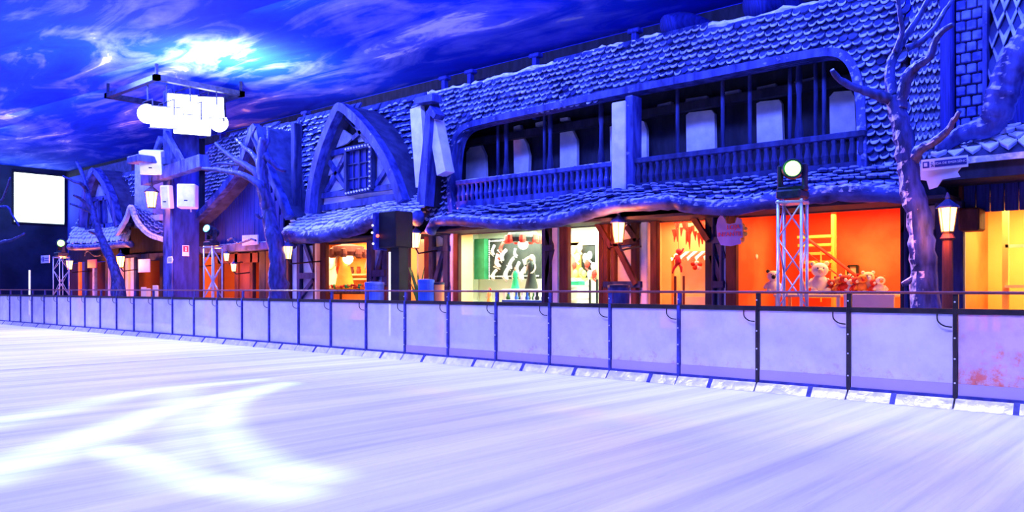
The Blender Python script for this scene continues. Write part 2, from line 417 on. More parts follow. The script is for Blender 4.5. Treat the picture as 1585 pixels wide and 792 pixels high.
tr_, gl_, mx_, fr_ = N.new('ShaderNodeBsdfTransparent'), N.new('ShaderNodeBsdfGlossy'), N.new('ShaderNodeMixShader'), N.new('ShaderNodeFresnel')
tr_.inputs[0].default_value = (.9,.9,.97,1); gl_.inputs['Roughness'].default_value = .08; fr_.inputs[0].default_value = 1.6
Lk.new(fr_.outputs[0], mx_.inputs[0]); Lk.new(tr_.outputs[0], mx_.inputs[1]); Lk.new(gl_.outputs[0], mx_.inputs[2]); Lk.new(mx_.outputs[0], out.inputs[0]); MATS['clear_acrylic'] = m
rb = thing('rink_barrier', (X0, LB, 0), 'long rink fence of fogged clear panels with dark posts and brown handrail', 'barrier')
XA, XZe = X0-SP*n1, X0-SP*n0
MB().box(XA, XZe, LB-.035, LB+.035, 1.175, 1.245, bev=.01).build('top_rail', 'rail_black', rb)
MB().box(XA, XZe, LB-.04, LB+.06, 1.425, 1.462, bev=.01).build('handrail', 'rail_brown', rb)
MB().box(XA, XZe, LB-.03, LB+.03, .125, .165).build('bottom_rail', 'rail_blue', rb)
for n in range(n0, n1+1):
    x = X0-SP*n
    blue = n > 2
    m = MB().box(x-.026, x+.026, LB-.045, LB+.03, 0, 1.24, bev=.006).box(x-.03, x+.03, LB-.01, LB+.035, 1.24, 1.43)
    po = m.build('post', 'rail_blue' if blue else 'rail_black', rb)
    if n <= 8:
        bb = MB()
        for z in (.32, .62, .88, 1.33): bb.lathe((x, LB-.045, z), [(.011, -.008), (.011, 0)], 8, 'y')
        bb.build('bolt', 'foil', po)
    hk = smooth([(x-.20, LB-.05, 1.18), (x-.19, LB-.06, 1.09), (x-.12, LB-.06, 1.03), (x-.03, LB-.05, 1.015)], 4)
    MB().tube(hk, .009, 6).build('cable_hook', 'black', rb)
    if n < n1:
        xa, xb = x-SP+.03, x-.03
        pm = 'panel_mottled' if n <= -1 else ('panel_scuffed' if n in (0, 1, 2, 3, 4, 5) else 'panel_fogged')
        MB().box(xa, xb, LB-.006, LB+.006, .165, 1.175).build('glass_panel', pm, rb)
        if n < 8: MB().box(xa, xb, LB-.018, LB-.008, .165, .31).build('kick_strip', 'kick_film', rb)
        # foil wrapped foot pads
        cut = xa+(xb-xa)*random.uniform(.35, .65)
        for (s0, s1) in ((x-SP+.012, cut-.03), (cut+.03, x-.012)):
            k = 7; vs = []; fs = []
            for i in range(k):
                xx = lerp(s0, s1, i/(k-1)); j = random.uniform(-.012, .012)
                vs += [(xx, LB-.045+j*.3, .128), (xx, LB-.085+j, .085+j), (xx, LB-.15+j*.6, .003), (xx, LB-.03, .003)]
            for i in range(k-1):
                for q in range(4): fs.append((i*4+q, i*4+(q+1) % 4, i*4+4+(q+1) % 4, i*4+4+q))
            fs += [(3,2,1,0), tuple((k-1)*4+q for q in range(4))]
            MB().add(vs, fs).build('foil_pad', 'foil', rb)
        MB().add([(cut-.035, LB-.05, .14), (cut+.03, LB-.05, .14), (cut+.035, LB-.16, .0), (cut-.03, LB-.16, .0), (cut-.03, LB-.03, .0), (cut+.03, LB-.03, .0)],
                 [(0,1,2,3), (0,3,4), (1,5,2), (0,4,5,1)]).build('pad_strap', 'rail_blue', rb)
# snow shovelled against the far side of the panels
def mound(name, xa, xb, y0, y1, hf, m, label, cat, seg=80):
    vs = []; fs = []
    for i in range(seg+1):
        x = lerp(xa, xb, i/seg); h = max(.02, hf(x, i/seg))
        prof = [(y0, 0), (y0+.02, h*.85), (y0+.12, h), (lerp(y0, y1, .6), h*.65), (y1, 0)]
        vs += [(x, y, z) for y, z in prof]
    for i in range(seg):
        for q in range(4): fs.append((i*5+q, i*5+q+1, i*5+6+q, i*5+5+q))
        fs.append((i*5+4, i*5, i*5+5, i*5+9))
    o = MB().add(vs, fs+[(0,1,2,3,4), tuple(seg*5+q for q in range(4, -1, -1))]).build(name, m, smooth=True)
    return tag(o, label, cat)
mound('snow_bank', PX(20, LB), PX(700, LB), LB+.05, LB+.9, lambda x, t: .36+.06*math.sin(x*1.7)+.05*math.sin(x*3.1+1), 'snow', 'wavy bank of white snow piled behind the far panels of the rink fence', 'snow', 200)
mat('sawdust', (.75,.35,.15), (.5,.2,.15), scale=3)
mound('dirt_mound', PX(1326, LB), PX(1465, LB), LB+.03, LB+.5, lambda x, t: .30+.14*math.sin(min(1, t*1.15+.1)*PI)**.8, 'sawdust', 'low brown mound behind the fence panel, right of the metal truss tower', 'mound', 24)
# ================================================================= BUILDINGS
ORIENT = Vector((0,-1,0))
def plane_S(pA, pB, z0, z1, L0, k, wob=0):
    """steep shingled face between X(pA) and X(pB), leaning back by k per metre"""
    xa, xb = pA, pB
    def S(u, v):
        z = lerp(z0, z1, v); return Vector((lerp(xa, xb, u), L0+k*(z-z0)+wob*math.sin(u*9)*.1, z))
    return S
def room(parent, pa, pb, ztop, m, L=16.05, deep=3.0, left=.5, right=.5):
    xa, xb = PX(pa, L), PX(pb, L); xr = xb+right; xl = xa-left
    mb = MB()
    t = .06
    mb.box(xl, xr, L+deep, L+deep+t, 0, ztop+.3)
    mb.box(xl-t, xl, L+.12, L+deep, 0, ztop+.3); mb.box(xr, xr+t, L+.12, L+deep, 0, ztop+.3)
    mb.box(xl, xr, L+.12, L+deep, ztop+.3, ztop+.36)
    mb.build('shop_interior', m, parent)
    MB().box(xl, xr, L+.12, L+deep, 0, .02).build('shop_floor', 'room_floor', parent)
    return xl, xr
def front_piece(parent, pa, pb, z0, z1, m='timber_dark', L=16.0, th=.18, name='front_wall'):
    return MB().box(PX(pa, L), PX(pb, L), L, L+th, z0, z1).build(name, m, parent)
def vpost(parent, pa, pb, z0, z1, L=15.85, m='timber', th=.16, name='timber_post'):
    return MB().box(PX(pa, L), PX(pb, L), L, L+th, z0, z1, bev=.02).build(name, m, parent)
def stick(parent, a, b, w, L=15.85, m='timber', th=.10, name='timber_brace'):
    A, B = at(a[0], a[1], L), at(b[0], b[1], L)
    return MB().board([(lerp(A.x, B.x, t/4), 0, lerp(A.z, B.z, t/4)) for t in range(5)], w, L, L+th, .08).build(name, m, parent)
def polypanel(parent, pts, L, th, m, name='plaster_panel'):
    return MB().prism(XZ(pts, L), L, L+th).build(name, m, parent)
def pboard(parent, pts, L, w, y0, y1, m, name, jit=.08, n=4, wend=None):
    P = smooth([at(a, b, L) for a, b in pts], n)
    return MB().board([(p.x, 0, p.z) for p in P], w, y0, y1, jit, wend).build(name, m, parent)
def fascia(parent, pts, L, r, m='fascia', name='eaves_roll'):
    P = smooth([at(a, b, L) for a, b in pts], 5)
    mb = MB().tube(P, [r*(.5 if i in (0, len(P)-1) else 1)*random.uniform(.9, 1.1) for i in range(len(P))], 10, 1.0, .06)
    return mb.build(name, m, parent, smooth=True)
def awning(parent, top, bot, Lt, Lb, nrow=5, width=.2, m='shingle', shape='scallop', under=True):
    """roof slope between a polyline given at depth Lt (top) and one at Lb (bottom), both in photo pixels -> world lines"""
    T = [(at(a, b, Lt).x, at(a, b, Lt).z) for a, b in top]; B = [(at(a, b, Lb).x, at(a, b, Lb).z) for a, b in bot]
    x0, x1 = T[0][0], T[-1][0]; b0, b1 = B[0][0], B[-1][0]
    def S(u, v):
        xt = lerp(x0, x1, u); xb = lerp(b0, b1, u); zt = interp(xt, T); zb = interp(xb, B)
        w = v**.8
        return Vector((lerp(xb, xt, v), lerp(Lb, Lt, v), lerp(zb, zt, w)))
    nu = max(4, int((x1-x0)/width))
    mb = MB(); shingle_surface(mb, S, nu, nrow, shape=shape, lift=.08, N=Vector((0,-.6,.8)))
    mb.build('awning_shingles', m, parent); frost_highlight(mb, parent, 'frost_highlight_snowy' if 'snowy' in m else 'frost_highlight')
    mb = MB(); sheet(mb, S, max(4, nu//2), 3, th=.05); mb.build('awning_deck', 'roof_core', parent)
    return S

# ---------------- long two storey house (B1)
hs = thing('shingled_house', (PX(1000, 16), 16, 0), 'long two storey shingled house with dark balcony openings above lit shops', 'house')
K = .20; Z0 = 3.7; LF = 15.95
def LP(pts): return [(lean(a, b, LF, Z0, K).x, lean(a, b, LF, Z0, K).z) for a, b in pts]
outer = LP([(662,345),(664,300),(655,240),(652,190),(660,146),(740,130),(860,98),(960,70),(1100,42),(1250,8),(1330,-14),(1401,-34),(1401,283),(1370,283),(1345,275),(1330,262),(1100,285),(900,305),(740,330)])
hole = LP([(704,340),(702,300),(703,262),(708,228),(716,208),(735,196),(850,172),(950,150),(1100,122),(1230,95),(1290,86),(1312,94),(1326,118),(1333,160),(1334,200),(1335,268),(1100,310),(850,340)])
xa, xb = min(p[0] for p in outer), max(p[0] for p in outer); zt = max(p[1] for p in outer); zb = min(p[1] for p in outer)
S = plane_S(xa, xb, 3.1, zt, LF+K*(3.1-Z0), K)
mask = lambda x, z: pip(x, z, outer) and not pip(x, z, hole)
mb = MB(); shingle_surface(mb, S, int((xb-xa)/.185), int((zt-3.1)/.155), mask, lift=.10)
mb.build('roof_shingles', 'shingle', hs); frost_highlight(mb, hs, 'frost_highlight')
mb = MB(); sheet(mb, S, int((xb-xa)/.12), int((zt-3.1)/.1), mask, .12); mb.build('roof_deck', 'roof_core', hs)
# frosty ridge
R = [lean(a, b, LF, Z0, K) for a, b in [(660,146),(740,130),(860,98),(960,70),(1100,42),(1250,8),(1330,-14),(1401,-34)]]
R = smooth(R, 14)
MB().tube([p+Vector((0, .05, random.uniform(-.02, .05))) for p in R], [random.uniform(.05, .10) for _ in R], 8, 1, .3).build('ridge', 'shingle_snowy', hs)
# board round the opening
def leanboard(parent, pts, w, m, name, th=.18):
    P = smooth([lean(a, b, LF, Z0, K) for a, b in pts], 4); mb = MB()
    for i in range(len(P)-1):
        a, b = P[i], P[i+1]; d = (b-a); d2 = Vector((d.x, 0, d.z)).normalized(); n = Vector((-d2.z, 0, d2.x))*w/2
        o = Vector((0, -th, 0)); o2 = Vector((0, .25, 0)); e = d*.15
        mb.add([a-n-e+o, b-n+e+o, b+n+e+o, a+n-e+o, a-n-e+o2, b-n+e+o2, b+n+e+o2, a+n-e+o2], [(0,1,2,3),(7,6,5,4),(0,4,5,1),(1,5,6,2),(2,6,7,3),(3,7,4,0)])
    return mb.build(name, m, parent)
leanboard(hs, [(704,335),(701,300),(702,262),(706,226),(716,205),(740,192),(850,168),(950,146),(1100,117),(1230,91),(1288,83),(1313,92),(1328,118),(1335,160),(1337,200),(1338,262)], .17, 'timber_blue', 'opening_surround')
# loggia behind the opening
xl, xr = PX(690, 16.2), PX(1345, 16.2)
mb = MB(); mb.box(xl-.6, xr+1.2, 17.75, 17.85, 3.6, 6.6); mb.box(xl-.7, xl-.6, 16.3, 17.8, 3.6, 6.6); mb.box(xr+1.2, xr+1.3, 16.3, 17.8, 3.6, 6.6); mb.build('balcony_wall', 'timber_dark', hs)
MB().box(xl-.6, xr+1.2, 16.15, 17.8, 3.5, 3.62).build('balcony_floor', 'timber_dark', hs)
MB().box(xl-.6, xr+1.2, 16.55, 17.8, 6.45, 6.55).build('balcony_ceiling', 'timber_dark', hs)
LPn = 17.55
for p in ([(720,282),(721,236),(728,226),(743,224),(750,240),(751,280)], [(795,272),(794,216),(808,212),(814,222),(818,240),(817,268)], [(866,262),(866,206),(872,202),(884,200),(892,216),(892,258)],
          [(944,250),(943,196),(949,194),(950,250)], [(990,252),(990,186),(996,188),(1000,200),(1000,250)], [(1062,238),(1061,178),(1066,174),(1100,170),(1105,176),(1106,230)],
          [(1171,224),(1170,160),(1176,157),(1205,154),(1209,160),(1211,218)], [(1284,210),(1283,150),(1290,142),(1316,140),(1322,150),(1324,206)]):
    polypanel(hs, p, LPn, .12, 'plaster_pale')
for p in ([(794,204),(794,196),(804,193),(807,202)], [(828,196),(828,190),(841,187),(842,194)], [(866,188),(866,183),(878,181),(879,186)], [(1015,168),(1017,162),(1038,157),(1039,163)], [(1059,161),(1061,153),(1093,148),(1094,156)],
          [(1117,153),(1118,143),(1143,138),(1146,148)], [(1170,144),(1171,135),(1199,129),(1201,138)], [(1226,133),(1228,126),(1260,119),(1262,127)]):
    polypanel(hs, p, LPn, .12, 'plaster_pale', 'upper_plaster_panel')
for px in (770, 783, 842, 851, 930, 1048, 1118, 1160, 1222, 1236, 1262, 1275):
    L = 16.9; x = PX(px, L)
    pr = [(.05, 3.65), (.05, 4.3), (.085, 4.5), (.095, 4.8), (.06, 5.1), (.05, 5.6), (.07, 5.8), (.06, 6.45)] if px in (783, 851, 930, 1236) else [(.045, 3.65), (.045, 6.45)]
    MB().lathe((x, L, 0), pr, 10).build('gallery_column', 'timber', hs)
MB().box(xl-.6, xr+1.0, 17.2, 17.4, 5.75, 5.95).build('gallery_beam', 'timber_dark', hs)
# big plaster pillar
MB().box(PX(953, 15.9), PX(974, 15.9), 15.7, 16.2, 3.55, PZ(960, 160, 15.9), bev=.02).build('plaster_pillar', 'plaster_pale', hs)
MB().box(PX(972, 15.9), PX(984, 15.9), 15.75, 16.15, 3.55, PZ(975, 150, 15.9), bev=.02).build('pillar_edge', 'timber_blue', hs)
# railings
def railing(pa, pb, m, label):
    L = 15.9; xa, xb = PX(pa, L), PX(pb, L); zt_, zb_ = 4.40, 3.92
    r = MB().box(xa, xb, L-.08, L+.08, zt_-.03, zt_+.10, bev=.02).box(xa, xb, L-.05, L+.06, zb_-.2, zb_).build('balcony_railing', m, hs, label=label)
    n = int((xb-xa)/.17)
    MB()
    for i in range(n):
        x = lerp(xa, xb, (i+.5)/n)
        MB().lathe((x, L-.01, 0), [(.05, zb_), (.05, zb_+.06), (.075, zb_+.16), (.05, zb_+.28), (.04, zb_+.36), (.06, zt_-.03)], 7).build('baluster', m, r)
railing(707, 953, 'timber_blue', 'short railing')
railing(983, 1340, 'timber', 'long darker railing')
# lower awning + rolled eaves
FT = [(664,362),(672,346),(690,341),(741,343),(791,347),(842,344),(882,336),(943,321),(993,316),(1040,313),(1068,318),(1132,321),(1195,311),(1259,302),(1320,298),(1385,300),(1420,305)]
fascia(hs, FT, 14.9, .16)
awning(hs, [(712,325),(800,316),(950,292),(1100,283),(1250,268),(1400,255)], [(674,341),(741,337),(791,341),(842,338),(882,329),(943,314),(993,309),(1040,306),(1068,311),(1132,314),(1195,304),(1259,295),(1320,290),(1408,292)], 15.95, 14.95, 5, .2)
# soffit (dark) below the eaves
xs0, xs1 = PX(668, 15.0), PX(1492, 16.1)
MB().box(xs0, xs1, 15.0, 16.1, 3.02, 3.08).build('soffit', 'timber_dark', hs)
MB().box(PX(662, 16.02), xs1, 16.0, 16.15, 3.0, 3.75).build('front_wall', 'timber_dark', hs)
# ground floor: lintel, sills, posts
for a, b in ((700, 708), (838, 850), (864, 878), (925, 932), (1005, 1016), (1090, 1102), (1122, 1138), (1392, 1400)):
    vpost(hs, a, b, 0, 3.05, m='timber_brown' if a in (700, 925, 1005, 864, 1122) else 'timber_dark')
for a, b in ((691, 700), (853, 863), (991, 1001), (1116, 1124)):
    vpost(hs, a, b, 0, 3.05, m='plaster_pale', name='plaster_strip', L=15.9)
# half-timbered panels between shops
front_piece(hs, 660, 692, 0, 3.05, 'plaster'); front_piece(hs, 840, 853, 0, 3.05, 'plaster'); front_piece(hs, 932, 992, 0, 3.05, 'plaster_pale'); front_piece(hs, 1100, 1118, 0, 3.05, 'plaster'); front_piece(hs, 1398, 1490, 0, 3.05, 'plaster')
for a, b in ((662, 668), (684, 692), (837, 842), (932, 939), (944, 950), (975, 984), (1100, 1104), (1112, 1117), (1398, 1404), (1414, 1424), (1446, 1490)):
    vpost(hs, a, b, 0, 3.05, L=15.82, m='timber' if a not in (932, 944, 975) else 'timber_brown')
for a, b in (((692,362),(670,440)), ((664,352),(690,368)), ((840,352),(852,380)), ((853,385),(841,440)), ((1102,350),(1118,400)), ((1100,395),(1117,440)), ((1404,345),(1420,410)), ((1398,360),(1412,330))):
    stick(hs, a, b, .13)
for a, b in (((922,345),(944,382)), ((950,376),(982,440)), ((968,350),(984,372)), ((944,378),(984,372)), ((1070,335),(1094,372))):
    stick(hs, a, b, .12, m='timber_brown', L=15.75)
for a, b in (((662,386),(692,384)), ((840,384),(853,383)), ((1100,372),(1118,370)), ((1398,364),(1446,361)), ((1398,436),(1446,434)), ((662,440),(692,440)), ((932,440),(990,440)), ((1100,440),(1118,440))):
    stick(hs, a, b, .14, L=15.8)
MB().box(PX(662, 15.8), PX(1490, 15.8), 15.8, 15.95, 0, .5).build('base_board', 'timber_dark', hs)
for a, b, z in ((708, 838, .75), (878, 925, .75), (1016, 1090, .6), (1138, 1392, .75)):
    MB().box(PX(a, 15.95), PX(b, 15.95), 15.9, 16.1, .3, z).build('shop_sill', 'timber_brown', hs)
for a, b in ((708, 838), (878, 925), (1016, 1090), (1138, 1392)):
    pass
rooms = {}
rooms['white'] = room(hs, 712, 932, 3.0, 'room_green', deep=2.7, left=1.9, right=.05)
rooms['orange'] = room(hs, 1008, 1096, 3.0, 'room_orange', deep=2.2, left=1.05, right=.1)
rooms['red'] = room(hs, 1138, 1392, 3.0, 'room_red', left=.35, right=.8)
# ---------------- right house with diamond shingles (B0)
hr = thing('diamond_shingle_house', (PX(1500, 16), 16, 0), 'tall house end with diamond shingles, brick flue and curved gable timber', 'house')
LR = 15.9
X = lambda p: PX(p, LR)
pol = XZ([(1400,-60),(1458,-70),(1458,215),(1440,250),(1420,290),(1400,290)], LR)
S = plane_S(X(1398), X(1462), 3.0, 8.2, LR, .12)
mb = MB(); shingle_surface(mb, S, 8, 30, lambda x, z: pip(x, z, pol), lift=.07); mb.build('wall_shingles', 'shingle', hr); frost_highlight(mb, hr, 'frost_highlight')
MB().box(X(1396), XR, LR+.75, LR+.9, 3.05, 8.6).build('upper_wall', 'roof_core', hr)
MB().box(X(1456), X(1475), LR-.1, LR+.4, 3.6, 8.6, bev=.03).build('corner_pillar', 'plank', hr)
mat('brick_blue', (.02,.04,.28), (.13,.2,.65), scale=5, rough=.7, bump=.6)
zf0 = 3.75
mb = MB(); mb.box(X(1477), X(1522), LR+.1, LR+.5, zf0, 8.6); mb.build('flue_core', 'roof_core', hr)
mb = MB(); r = 0; z = zf0
while z < 8.5:
    w = (X(1521)-X(1478))
    for i in range(-1, 3):
        x0 = X(1478)+w*(i+.5*(r % 2))/2.5; x1 = x0+w/2.5-.03
        x0 = max(x0, X(1478)); x1 = min(x1, X(1521))
        if x1-x0 > .05: mb.box(x0, x1, LR+.02+random.uniform(0,.03), LR+.14, z+.015, z+.17, bev=.012)
    z += .19; r += 1
mb.build('flue_bricks', 'brick_blue', hr)
pol = XZ([(1526,-70),(1640,-80),(1640,140),(1600,60),(1575,110),(1556,150),(1545,185),(1526,200)], LR)
S = plane_S(X(1524), X(1640), 3.8, 8.4, LR, .10)
mb = MB(); shingle_surface(mb, S, 6, 15, lambda x, z: pip(x, z, pol), shape='diamond', lift=.13, jit=0); mb.build('diamond_shingles', 'shingle_diamond', hr); frost_highlight(mb, hr, 'frost_highlight')
MB().box(X(1521), X(1528), LR-.06, LR+.2, 3.8, 8.6).build('edge_board', 'timber_blue', hr)
P = smooth([at(a, b, 15.2) for a, b in [(1452,236),(1475,215),(1500,203),(1528,196),(1541,178),(1550,150),(1562,118),(1580,84),(1604,50),(1640,20)]], 5)
MB().tube(P, [lerp(.10, .26, min(1, i/(len(P)*.55)))*random.uniform(.93, 1.07) for i in range(len(P))], 10, 1, .05).build('gable_timber', 'timber_blue', hr, smooth=True)
mb = MB().prism(XZ([(1552,190),(1562,150),(1590,90),(1640,40),(1640,190)], 15.8), 15.8, 15.9); mb.build('gable_boards', 'plank', hr)
awning(hr, [(1448,225),(1500,212),(1585,190),(1680,166)], [(1438,250),(1488,243),(1540,238),(1700,222)], 15.9, 14.9, 4, .24, 'shingle_snowy', 'diamond')
x0, x1 = PX(1440, 14.9), XR-.5
pts = [at(a, b, 14.88) for a, b in [(1438,256),(1488,249),(1540,244),(1700,228)]]
MB().board([(p.x, 0, p.z) for p in smooth(pts, 3)], .10, 14.84, 14.95, .1).build('eaves_board', 'shingle_snowy', hr)
MB().box(PX(1438, 15), XR-.5, 14.95, 16.1, 3.3, 3.36).build('soffit', 'timber_dark', hr)
MB().box(PX(1440, 14.95), XR-.5, 14.9, 15.0, 3.3, PZ(1480, 250, 14.9)).build('eaves_face', 'timber_dark', hr)
mb = MB(); xx = PX(1490, 16)
while xx < XR-1: mb.box(xx, xx+.2, 15.95+random.uniform(0,.02), 16.05, 2.83, 3.35, bev=.01); xx += .215
mb.build('plank_frieze', 'plank', hr)
MB().box(PX(1484, 15.9), PX(1490, 15.9), 15.85, 16.0, 0, 3.3).build('timber_post', 'timber_brown', hr)
MB().box(PX(1484, 15.6), PX(1517, 15.6), 15.5, 16.0, PZ(1500, 357, 15.6), PZ(1500, 322, 15.6), bev=.03).build('hanging_box', 'timber_brown', hr)
MB().box(PX(1488, 15.95), XR-1, 15.95, 16.1, 0, .75).build('shop_sill', 'timber_brown', hr)
rooms['yellow'] = room(hr, 1500, 1760, 2.85, 'room_yellow')
yx = rooms['yellow']
x = PX(1556, 17.5); MB().box(x-.05, x+.05, 17.45, 17.55, 0, 3.0).build('interior_post', 'room_yellow', hr)
MB().box(x, x+1.2, 17.45, 17.5, PZ(1556, 381, 17.5)-.03, PZ(1556, 381, 17.5)+.03).box(x, x+1.2, 17.4, 17.8, PZ(1556, 441, 17.5)-.05, PZ(1556, 441, 17.5)).build('interior_shelf', 'cream', hr)
x = PX(1590, 17.5); MB().box(x, x+.1, 17.4, 17.5, .5, 2.6).build('interior_door_edge', 'red', hr)
# railing in front of the yellow shop
pr = thing('porch_railing', (PX(1500, 14.6), 14.6, 0), 'low wooden porch railing with upright slats before the yellow lit shop', 'railing')
xa, xb = PX(1488, 14.6), 2.4
zt_, zb_ = PZ(1530, 484, 14.6), PZ(1530, 519, 14.6)
MB().box(xa, xb, 14.55, 14.65, zt_, zt_+.06).build('top_bar', 'timber_brown', pr)
MB().box(xa, xb, 14.55, 14.65, zb_-.2, zb_).box(xa, xa+.1, 14.55, 14.65, 0, zb_).box(xb-.1, xb, 14.55, 14.65, 0, zb_).build('bottom_board', 'plaster_pale', pr)
x = xa
while x < xb: MB().box(x, x+.065, 14.58, 14.62, zb_, zt_).build('slat', 'timber_brown', pr); x += .185

# ---------------- gabled house (B2)
hg = thing('gabled_house', (PX(550, 16), 16, 0), 'shingled house with pointed arch gable, cross timbers and window above red lit shop', 'house')
outer = [(lean(a, b, LF, Z0, K).x, lean(a, b, LF, Z0, K).z) for a, b in [(448,330),(455,270),(457,188),(520,172),(640,151),(664,146),(668,300),(664,350),(640,330),(560,320),(470,350)]]
arch = [(480,330),(484,290),(494,245),(507,207),(518,182),(528,166),(545,177),(568,201),(592,235),(610,272),(624,312)]
archp = XZ(arch, 15.6)
S = plane_S(min(p[0] for p in outer), max(p[0] for p in outer), 3.1, 7.6, LF+K*(3.1-Z0), K)
nu = int((max(p[0] for p in outer)-min(p[0] for p in outer))/.24)
msk = lambda x, z: pip(x, z, outer)
mb = MB(); shingle_surface(mb, S, nu, 24, msk, lift=.11, shape='square'); mb.build('roof_shingles', 'shingle', hg); frost_highlight(mb, hg, 'frost_highlight')
mb = MB(); sheet(mb, S, nu*2, 40, msk, .1); mb.build('roof_deck', 'roof_core', hg)
# projecting gable: deep curved hood
AP = smooth([at(a, b, 15.2) for a, b in arch], 4)
MB().board([(p.x, 0, p.z) for p in AP], .26, 15.05, 15.35, .06).build('gable_arch', 'timber_blue', hg)
MB().board([(p.x, 0, p.z) for p in AP], .16, 15.35, 16.7, .02).build('gable_hood', 'roof_core', hg)
inner = [(500,314),(503,290),(508,258),(517,222),(528,188),(545,192),(565,216),(585,246),(600,278),(612,300)]
MB().prism([(p.x, p.z) for p in [at(a, b, 15.7) for a, b in [(478,335)]+arch[1:-1]+[(622,312)]]], 15.75, 15.9).build('gable_wall', 'timber_dark', hg)
G = 15.62
for p in ([(502,262),(508,255),(522,236),(530,240),(516,266),(508,272)], [(504,296),(512,270),(533,292),(505,300)], [(520,262),(534,240),(534,284)], [(508,222),(520,196),(530,200),(546,212),(536,222),(516,230)],
          [(577,234),(596,254),(580,284)], [(601,258),(609,285),(582,288)], [(550,206),(560,206),(566,218),(554,220)]):
    polypanel(hg, p, G, .08, 'plaster')
polypanel(hg, [(491,318),(491,307),(614,291),(616,303)], G, .08, 'plaster_pale', 'plaster_band')
G = 15.5
for a, b, w in (((502,297),(536,236),.13), ((507,250),(536,296),.13), ((576,228),(600,260),.14), ((601,254),(577,290),.14), ((494,242),(540,230),.16), ((544,214),(566,196),.14), ((540,182),(572,228),.12), ((488,304),(617,287),.17), ((488,323),(622,303),.2), ((532,180),(548,196),.12)):
    stick(hg, a, b, w, G, 'timber_blue', .12)
# window of the gable
wz = lambda a, b: at(a, b, G-.05)
wf = MB()
A, B, C, D = wz(536,300), wz(575,292), wz(575,224), wz(536,232)
wf.board([(A.x,0,A.z),(B.x,0,B.z)], .12, G-.12, G+.05); wf.board([(D.x,0,D.z),(C.x,0,C.z)], .14, G-.14, G+.05)
wf.board([(A.x,0,A.z),(D.x,0,D.z)], .12, G-.12, G+.05); wf.board([(B.x,0,B.z),(C.x,0,C.z)], .12, G-.12, G+.05)
fr = wf.build('window_frame', 'timber', hg)
mb = MB()
for i in range(9):
    for (P_, Q_) in ((A, B), (D, C), (B, C)):
        t = (i+.5)/9; mb.ball((lerp(P_.x, Q_.x, t), G-.14, lerp(P_.z, Q_.z, t)), .035, 6, 4)
mb.build('snow_beads', 'snow', fr)
mb = MB()
for k in range(2):
    xa_ = lerp(A.x, B.x, .06+.47*k); xb_ = lerp(A.x, B.x, .47+.47*k); dz = (B.z-A.z)*(.25+.5*k)
    mb.box(xa_, xb_, G, G+.04, A.z+dz+.06, D.z+dz-.06)
mb.build('window_pane', 'plank', fr)
mb = MB()
for t in (.5,): mb.box(lerp(A.x, B.x, t)-.03, lerp(A.x, B.x, t)+.03, G-.06, G, A.z+.1, C.z-.1)
for t in (.25, .75): mb.box(lerp(A.x, B.x, t)-.012, lerp(A.x, B.x, t)+.012, G-.04, G, A.z+.1, C.z-.1)
for h in (.33, .66): mb.box(A.x, B.x, G-.05, G, lerp(A.z, D.z, h)-.02, lerp(A.z, D.z, h)+.02)
mb.build('window_bars', 'timber', fr)
FT = [(440,364),(455,364),(478,366),(502,364),(525,359),(552,353),(566,345),(583,339),(604,336),(626,335),(650,338)]
fascia(hg, FT, 14.9, .22)
awning(hg, [(472,330),(500,324),(560,315),(625,305),(655,300)], [(438,357),(478,359),(502,357),(525,352),(552,346),(583,332),(604,329),(650,332)], 15.9, 14.95, 7, .26, 'shingle_snowy', 'scallop')
MB().box(PX(440, 15), PX(660, 15), 15.05, 16.1, 3.0, 3.06).build('soffit', 'timber_dark', hg)
MB().box(PX(440, 16), PX(662, 16), 16.0, 16.15, 2.95, 3.9).build('front_wall', 'timber_dark', hg)
# leaning stucco flues and dark beams on the right
for a, b, w, we, m, nm, L in (((642,166),(650,288),.46,.42,'plaster_pale','stucco_flue',15.3), ((667,184),(682,268),.28,.36,'plaster_pale','stucco_flue',15.35), ((662,172),(650,318),.20,.34,'timber_blue','leaning_beam',15.2), ((656,150),(668,196),.34,.3,'timber_dark','flue_cap',15.45),
                           ((640,156),(668,150),.16,.2,'timber_blue','cap_beam',15.15), ((672,180),(662,168),.16,.2,'timber_blue','cap_beam',15.15), ((660,200),(664,320),.34,.3,'timber_dark','flue_shaft',15.6)):
    A, B = at(*a, L), at(*b, L)
    MB().board([(lerp(A.x, B.x, t/5), 0, lerp(A.z, B.z, t/5)) for t in range(6)], w, L, L+.35, .05, we).build(nm, m, hg)
for a, b in ((440, 446), (458, 463), (483, 489), (492, 503), (566, 574), (590, 600), (624, 630), (655, 662)):
    vpost(hg, a, b, 0, 3.0, m='timber_brown' if a in (440, 492, 483, 655) else 'timber')
front_piece(hg, 440, 492, 0, 3.0, 'plaster_pale'); front_piece(hg, 574, 596, 0, 3.0, 'plaster'); front_piece(hg, 596, 624, 0, 3.0, 'timber_dark')
for a, b in (((468,372),(486,425)), ((592,382),(576,440)), ((462,460),(486,430)), ((576,370),(590,380))): stick(hg, a, b, .14)
for a, b in (((461,427),(486,426)), ((574,423),(594,422))): stick(hg, a, b, .2, L=15.8)
vpost(hg, 486, 489, 0, 3.0, m='cream', L=15.7, name='pale_strip')
MB().box(PX(440, 15.8), PX(662, 15.8), 15.8, 15.95, 0, .5).build('base_board', 'timber_dark', hg)
rooms['amber'] = room(hg, 508, 574, 2.95, 'room_amber', deep=2.5, left=3.3, right=.1)
rooms['amber2'] = room(hg, 634, 655, 2.95, 'room_orange', deep=1.8, left=1.5, right=.2)

